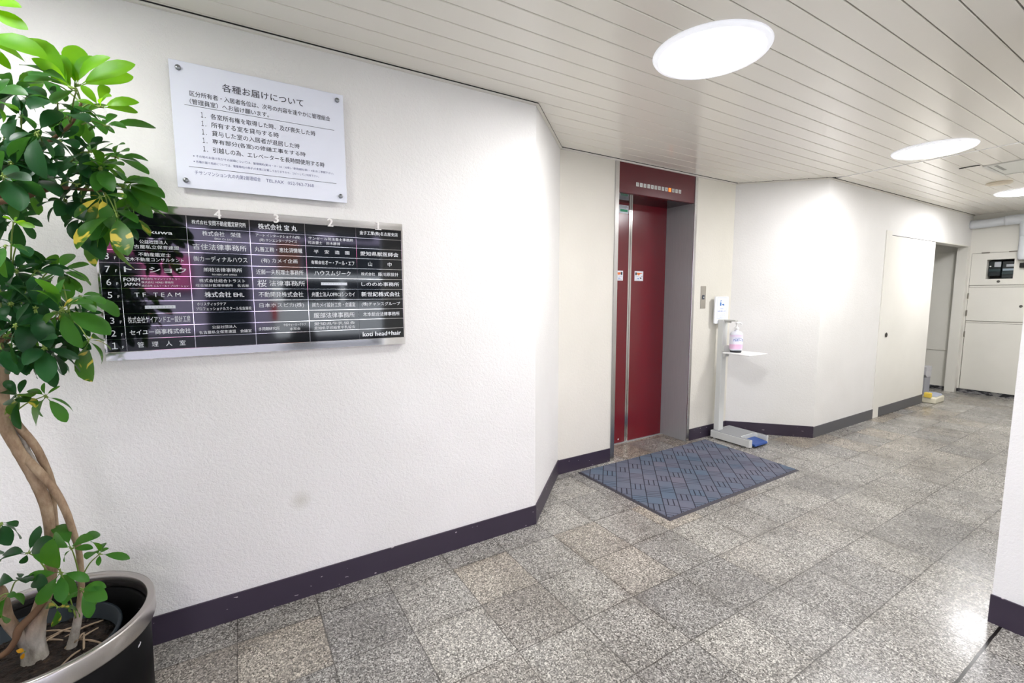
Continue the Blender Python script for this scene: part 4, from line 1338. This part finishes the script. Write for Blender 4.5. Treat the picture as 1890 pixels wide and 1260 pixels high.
def leaf(mb_, base, tip, up, wr=0.20, arch=0.10, mi=0):
    d = tip - base
    L = d.length
    if L < 1e-4:
        return
    dn = d / L
    side = dn.cross(up)
    if side.length < 0.05:
        side = dn.cross(Vector((1, 0, 0)))
    side.normalize()
    nn = side.cross(dn).normalized()
    verts, faces = [], []
    for t_, w_ in PROF:
        bow = arch * L * (4 * t_ * (1 - t_)) * (1.0 if t_ < 0.5 else 0.95)
        c = base + d * t_ + nn * bow
        hw = w_ * wr * L
        for s in (-1.0, -0.5, 0.0, 0.5, 1.0):
            verts.append(c + side * (s * hw) + nn * (abs(s) * hw * 0.22 - (abs(s) ** 2) * hw * 0.06))
    for i in range(len(PROF) - 1):
        for j in range(4):
            a = i * 5 + j
            faces.append([a, a + 1, a + 6, a + 5])
    mb_.add(verts, faces, mi, True)


rl = random.Random(21)


def cluster(hx, hy, Y, kind, tips, root=None, wr=0.180, spread=0.09):
    """One fan of leaflets: its hub and the tips of its leaflets."""
    mb_ = MB()
    hub = at(hx, hy, Y)
    if root is not None:
        r0 = at(*root)
        mid = (r0 + hub) / 2 + Vector((0, 0, 0.01))
        mb_.tube([r0, mid, hub], [0.0018, 0.0016, 0.0013], 6, 1, 4)
    for tp in tips:
        tx, ty = tp[0], tp[1]
        tip = at(tx, ty, Y + (tp[2] if len(tp) > 2 else rl.uniform(-spread, spread)))
        b = hub + (tip - hub) * 0.10
        mb_.tube([hub, b], [0.0016, 0.0014], 5, 1, 1)
        up = Vector((rl.uniform(-0.5, 0.5), -0.45 + rl.uniform(-0.5, 0.4), 0.75 + rl.uniform(-0.35, 0.25)))
        if kind == 'y':
            up = Vector((rl.uniform(-0.25, 0.25), -0.95 + rl.uniform(-0.2, 0.2), 0.35 + rl.uniform(-0.2, 0.2)))
        leaf(mb_, b, tip, up, wr * rl.uniform(0.9, 1.15), rl.uniform(0.05, 0.18))
    return mb_.build('leaf_cluster', [LM[kind], M_STALK], tree)


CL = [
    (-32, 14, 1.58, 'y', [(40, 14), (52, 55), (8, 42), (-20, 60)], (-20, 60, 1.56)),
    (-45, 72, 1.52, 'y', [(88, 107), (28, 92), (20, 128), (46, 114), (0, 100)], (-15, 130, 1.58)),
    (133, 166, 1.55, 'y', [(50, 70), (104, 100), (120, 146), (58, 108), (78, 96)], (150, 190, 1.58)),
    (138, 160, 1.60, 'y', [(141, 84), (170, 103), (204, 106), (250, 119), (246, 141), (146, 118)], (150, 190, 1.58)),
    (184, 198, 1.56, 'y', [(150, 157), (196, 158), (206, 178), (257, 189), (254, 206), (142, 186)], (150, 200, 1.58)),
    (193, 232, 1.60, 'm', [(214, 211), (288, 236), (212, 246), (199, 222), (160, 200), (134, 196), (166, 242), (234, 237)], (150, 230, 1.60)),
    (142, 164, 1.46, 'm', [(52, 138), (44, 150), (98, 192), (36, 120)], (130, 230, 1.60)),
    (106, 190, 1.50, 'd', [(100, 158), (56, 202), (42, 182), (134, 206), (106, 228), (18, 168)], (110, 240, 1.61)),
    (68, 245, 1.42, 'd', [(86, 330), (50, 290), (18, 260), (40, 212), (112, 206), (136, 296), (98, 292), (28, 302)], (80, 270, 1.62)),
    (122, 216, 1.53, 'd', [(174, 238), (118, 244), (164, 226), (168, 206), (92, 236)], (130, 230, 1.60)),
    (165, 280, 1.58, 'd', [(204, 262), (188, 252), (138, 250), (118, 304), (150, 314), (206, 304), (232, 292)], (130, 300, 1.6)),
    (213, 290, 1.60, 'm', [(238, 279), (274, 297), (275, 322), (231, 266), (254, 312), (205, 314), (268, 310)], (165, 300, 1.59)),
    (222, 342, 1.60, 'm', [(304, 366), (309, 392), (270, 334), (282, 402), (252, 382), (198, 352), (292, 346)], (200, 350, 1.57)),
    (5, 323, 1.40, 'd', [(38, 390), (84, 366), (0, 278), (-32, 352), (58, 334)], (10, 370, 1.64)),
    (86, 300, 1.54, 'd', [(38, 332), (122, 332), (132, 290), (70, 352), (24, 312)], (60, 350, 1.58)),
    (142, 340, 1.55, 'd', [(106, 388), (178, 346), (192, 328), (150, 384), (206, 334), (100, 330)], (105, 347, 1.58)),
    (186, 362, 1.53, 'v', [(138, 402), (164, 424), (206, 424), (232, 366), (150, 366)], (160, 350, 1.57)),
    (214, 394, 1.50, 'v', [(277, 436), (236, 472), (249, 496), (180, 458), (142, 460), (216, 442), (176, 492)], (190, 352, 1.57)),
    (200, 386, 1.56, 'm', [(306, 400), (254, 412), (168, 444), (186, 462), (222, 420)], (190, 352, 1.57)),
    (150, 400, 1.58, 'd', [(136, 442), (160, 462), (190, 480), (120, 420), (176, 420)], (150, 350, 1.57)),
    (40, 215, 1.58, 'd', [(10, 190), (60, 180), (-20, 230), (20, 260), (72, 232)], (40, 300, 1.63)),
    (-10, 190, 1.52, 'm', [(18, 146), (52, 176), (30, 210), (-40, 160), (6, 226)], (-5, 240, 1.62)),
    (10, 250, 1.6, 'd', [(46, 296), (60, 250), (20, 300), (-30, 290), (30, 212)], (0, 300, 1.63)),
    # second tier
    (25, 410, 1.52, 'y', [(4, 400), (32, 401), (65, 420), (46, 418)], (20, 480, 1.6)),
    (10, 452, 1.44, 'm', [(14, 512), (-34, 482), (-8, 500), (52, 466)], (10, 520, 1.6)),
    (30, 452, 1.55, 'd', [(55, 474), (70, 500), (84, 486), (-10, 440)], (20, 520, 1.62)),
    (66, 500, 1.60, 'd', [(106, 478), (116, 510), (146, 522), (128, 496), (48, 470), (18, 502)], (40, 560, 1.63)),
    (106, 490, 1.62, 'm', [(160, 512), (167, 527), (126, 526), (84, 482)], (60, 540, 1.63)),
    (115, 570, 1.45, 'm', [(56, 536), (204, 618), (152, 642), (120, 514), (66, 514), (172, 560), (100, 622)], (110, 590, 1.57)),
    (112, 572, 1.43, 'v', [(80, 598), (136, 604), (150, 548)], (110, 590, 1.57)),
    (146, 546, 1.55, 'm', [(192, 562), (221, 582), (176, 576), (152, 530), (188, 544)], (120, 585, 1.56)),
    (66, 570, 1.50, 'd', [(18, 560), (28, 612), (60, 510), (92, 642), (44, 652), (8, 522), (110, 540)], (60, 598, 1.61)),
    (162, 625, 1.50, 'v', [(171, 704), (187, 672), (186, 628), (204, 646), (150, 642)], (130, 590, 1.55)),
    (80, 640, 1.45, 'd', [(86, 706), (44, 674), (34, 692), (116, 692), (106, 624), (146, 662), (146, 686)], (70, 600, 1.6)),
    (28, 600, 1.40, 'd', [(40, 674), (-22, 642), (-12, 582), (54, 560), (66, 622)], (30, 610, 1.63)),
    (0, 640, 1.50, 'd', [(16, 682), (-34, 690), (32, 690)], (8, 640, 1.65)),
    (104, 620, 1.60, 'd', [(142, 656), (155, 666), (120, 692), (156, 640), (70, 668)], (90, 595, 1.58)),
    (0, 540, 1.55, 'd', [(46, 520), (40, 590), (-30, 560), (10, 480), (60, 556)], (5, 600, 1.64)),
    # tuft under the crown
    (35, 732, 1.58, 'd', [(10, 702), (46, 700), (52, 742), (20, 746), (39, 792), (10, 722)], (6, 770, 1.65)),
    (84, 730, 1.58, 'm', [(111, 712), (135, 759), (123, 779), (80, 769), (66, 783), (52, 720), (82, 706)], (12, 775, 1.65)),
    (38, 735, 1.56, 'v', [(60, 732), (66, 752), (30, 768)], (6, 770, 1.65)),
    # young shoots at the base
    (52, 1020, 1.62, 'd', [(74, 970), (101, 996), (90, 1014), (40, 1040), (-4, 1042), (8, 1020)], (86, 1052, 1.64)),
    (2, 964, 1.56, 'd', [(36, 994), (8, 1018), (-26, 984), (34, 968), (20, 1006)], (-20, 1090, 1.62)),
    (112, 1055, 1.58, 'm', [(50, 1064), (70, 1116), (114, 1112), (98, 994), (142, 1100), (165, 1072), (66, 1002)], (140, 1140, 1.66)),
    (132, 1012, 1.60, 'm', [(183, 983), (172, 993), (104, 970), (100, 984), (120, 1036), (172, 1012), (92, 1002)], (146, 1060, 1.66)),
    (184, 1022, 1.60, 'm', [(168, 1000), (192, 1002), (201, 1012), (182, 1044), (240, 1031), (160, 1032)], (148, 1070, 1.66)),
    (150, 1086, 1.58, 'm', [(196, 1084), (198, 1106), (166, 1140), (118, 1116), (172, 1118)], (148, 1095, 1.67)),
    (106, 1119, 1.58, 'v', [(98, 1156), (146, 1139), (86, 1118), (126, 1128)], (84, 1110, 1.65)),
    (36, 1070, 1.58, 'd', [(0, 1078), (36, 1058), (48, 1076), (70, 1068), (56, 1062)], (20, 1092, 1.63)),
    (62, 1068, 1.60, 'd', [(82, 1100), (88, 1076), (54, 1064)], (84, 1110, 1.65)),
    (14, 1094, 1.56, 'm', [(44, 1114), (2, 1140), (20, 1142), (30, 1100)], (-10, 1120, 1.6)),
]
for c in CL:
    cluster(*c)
cluster(46, 1202, 1.61, 'o', [(40, 1216), (30, 1200)], None, 0.26, 0.01)
# fans on the far side and outside the frame
rf = random.Random(8)
FORKS = [(30, 370, 1.60), (62, 358, 1.58), (105, 347, 1.58), (160, 350, 1.57), (205, 352, 1.57), (25, 320, 1.66), (80, 270, 1.62), (130, 230, 1.60), (150, 190, 1.58), (50, 600, 1.63), (90, 590, 1.58),
         (130, 585, 1.55), (-30, 250, 1.64), (-30, 130, 1.60), (-28, 450, 1.67), (-10, 600, 1.66), (0, 650, 1.65), (-24, 360, 1.66)]


def fork(hx, hy):
    return min(FORKS, key=lambda f_: (f_[0] - hx) ** 2 + (f_[1] - hy) ** 2)


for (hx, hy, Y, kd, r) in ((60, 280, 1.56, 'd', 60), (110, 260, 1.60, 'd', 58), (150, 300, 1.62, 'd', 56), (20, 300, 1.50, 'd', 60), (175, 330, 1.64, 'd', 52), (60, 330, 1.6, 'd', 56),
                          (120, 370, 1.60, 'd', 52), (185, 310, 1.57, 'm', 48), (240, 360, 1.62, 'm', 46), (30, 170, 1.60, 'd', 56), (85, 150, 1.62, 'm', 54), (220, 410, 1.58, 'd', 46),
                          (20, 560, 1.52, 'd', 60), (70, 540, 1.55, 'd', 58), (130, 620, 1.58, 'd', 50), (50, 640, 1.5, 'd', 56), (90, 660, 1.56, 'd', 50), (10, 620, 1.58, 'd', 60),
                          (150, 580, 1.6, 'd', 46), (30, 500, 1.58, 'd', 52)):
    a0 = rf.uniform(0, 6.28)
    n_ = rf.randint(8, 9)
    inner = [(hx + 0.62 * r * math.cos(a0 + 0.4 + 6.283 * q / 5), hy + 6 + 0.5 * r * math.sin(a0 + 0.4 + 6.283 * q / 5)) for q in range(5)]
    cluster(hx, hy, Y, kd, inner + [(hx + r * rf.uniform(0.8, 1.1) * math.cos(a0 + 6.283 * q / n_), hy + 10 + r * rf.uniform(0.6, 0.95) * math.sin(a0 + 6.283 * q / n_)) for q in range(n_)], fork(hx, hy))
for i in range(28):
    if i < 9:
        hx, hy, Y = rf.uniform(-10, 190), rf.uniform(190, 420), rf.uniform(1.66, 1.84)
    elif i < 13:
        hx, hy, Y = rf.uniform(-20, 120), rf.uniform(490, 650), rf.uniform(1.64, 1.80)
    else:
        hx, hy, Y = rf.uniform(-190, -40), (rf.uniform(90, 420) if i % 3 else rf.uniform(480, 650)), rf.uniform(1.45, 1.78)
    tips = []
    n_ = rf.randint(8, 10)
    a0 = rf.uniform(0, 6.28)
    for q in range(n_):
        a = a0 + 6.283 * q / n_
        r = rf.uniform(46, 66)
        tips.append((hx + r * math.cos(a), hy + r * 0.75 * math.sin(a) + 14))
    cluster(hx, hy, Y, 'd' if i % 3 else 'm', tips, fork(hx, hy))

# ------------------------------------------------------------------ street side behind the camera (seen in the polished surfaces)
struct('pavement', MB().box(-14, 14, -6.0, YS - 0.101, -0.12, -0.02), mat('paving', '#6E6C6C', 0.8), 'grey street paving outside the open entrance', 'pavement')
struct('road', MB().box(-14, 14, -16.0, -6.0, -0.14, -0.06), mat('asphalt', '#4A4A4E', 0.85), 'dark asphalt street outside the open entrance', 'road')
sun = bpy.data.lights.new('sun', 'SUN')
sun.energy = 5.5
sun.angle = 0.02
sun_o = bpy.data.objects.new('sun', sun)
sun_o.rotation_euler = Vector((0.25, -0.72, -0.64)).to_track_quat('-Z', 'Y').to_euler()
sun_o.location = (0, 8, 12)
COL.objects.link(sun_o)
M_FAC = mat('facade', '#B4A8C4', 0.7)
M_FWIN = mat('facade_window', '#20262E', 0.1)
M_FPINK = mat('facade_pink', '#E86AA6', 0.6)
M_FBRICK = mat('facade_brick', '#8A5A4A', 0.8)
mb = MB().box(-14, 14, -16.4, -16, -0.1, 9.0)
for i in range(9):
    xx = -9.5 + i * 2.2
    for zz in (3.6, 6.2):
        mb.box(xx, xx + 1.5, -15.99, -15.95, zz, zz + 1.6, 1)
mb.box(-4.6, -2.7, -15.99, -15.9, 0.0, 2.6, 1).box(-0.9, 0.5, -15.99, -15.9, 0.0, 2.9, 1).box(2.4, 6.4, -15.99, -15.9, 0.0, 3.4, 1).box(1.5, 2.3, -15.99, -15.85, 0.0, 3.4, 3)
mb.box(-2.6, -1.3, -15.99, -15.7, 1.5, 2.7, 2).box(-4.8, -2.7, -15.99, -15.5, 2.7, 3.2, 2)
struct('facade', mb, [M_FAC, M_FWIN, M_FPINK, M_FBRICK], 'pale facade with dark shop windows across the street', 'building')
VX0 = 2.5
van = thing('van', (VX0, -9.0, -0.02), 'white van parked in the street outside the entrance', 'van')
VX = 1.75
prof = [(-0.95 + VX, 0.28), (2.55 + VX, 0.28), (2.55 + VX, 0.95), (2.25 + VX, 1.15), (1.75 + VX, 1.80), (-0.90 + VX, 1.86), (-0.98 + VX, 1.70)]
M_VAN = mat('van_white', '#EDEFF2', 0.25)
MB().slab(prof, (0, -8.2, -0.02), EX, EZ, 1.6).build('body', M_VAN, van, bevel=0.03)
MB().slab([(-0.75, 1.15), (0.55, 1.15), (0.55, 1.68), (-0.75, 1.70)], (VX, -8.19, -0.02), EX, EZ, 0.012).build('window', M_FWIN, van)
MB().slab([(0.68, 1.15), (1.95, 1.15), (1.62, 1.66), (0.68, 1.68)], (VX, -8.19, -0.02), EX, EZ, 0.012).build('window', M_FWIN, van)
MB().box(VX - 1.0, VX - 0.9, -8.25, -8.185, 0.70, 1.10).build('tail_light', mat('tail_red', '#D01820', 0.2), van)
for wx in (VX - 0.35, VX + 1.85):
    for wy in (-8.28, -9.65):
        MB().lathe([(0.0, 0.09), (0.20, 0.10), (0.30, 0.08), (0.31, 0.0), (0.30, -0.08), (0.20, -0.10), (0.0, -0.09)], (wx, wy, 0.25), 28, axis='y').build('wheel', mat('tyre', '#1A1A1C', 0.7), van)
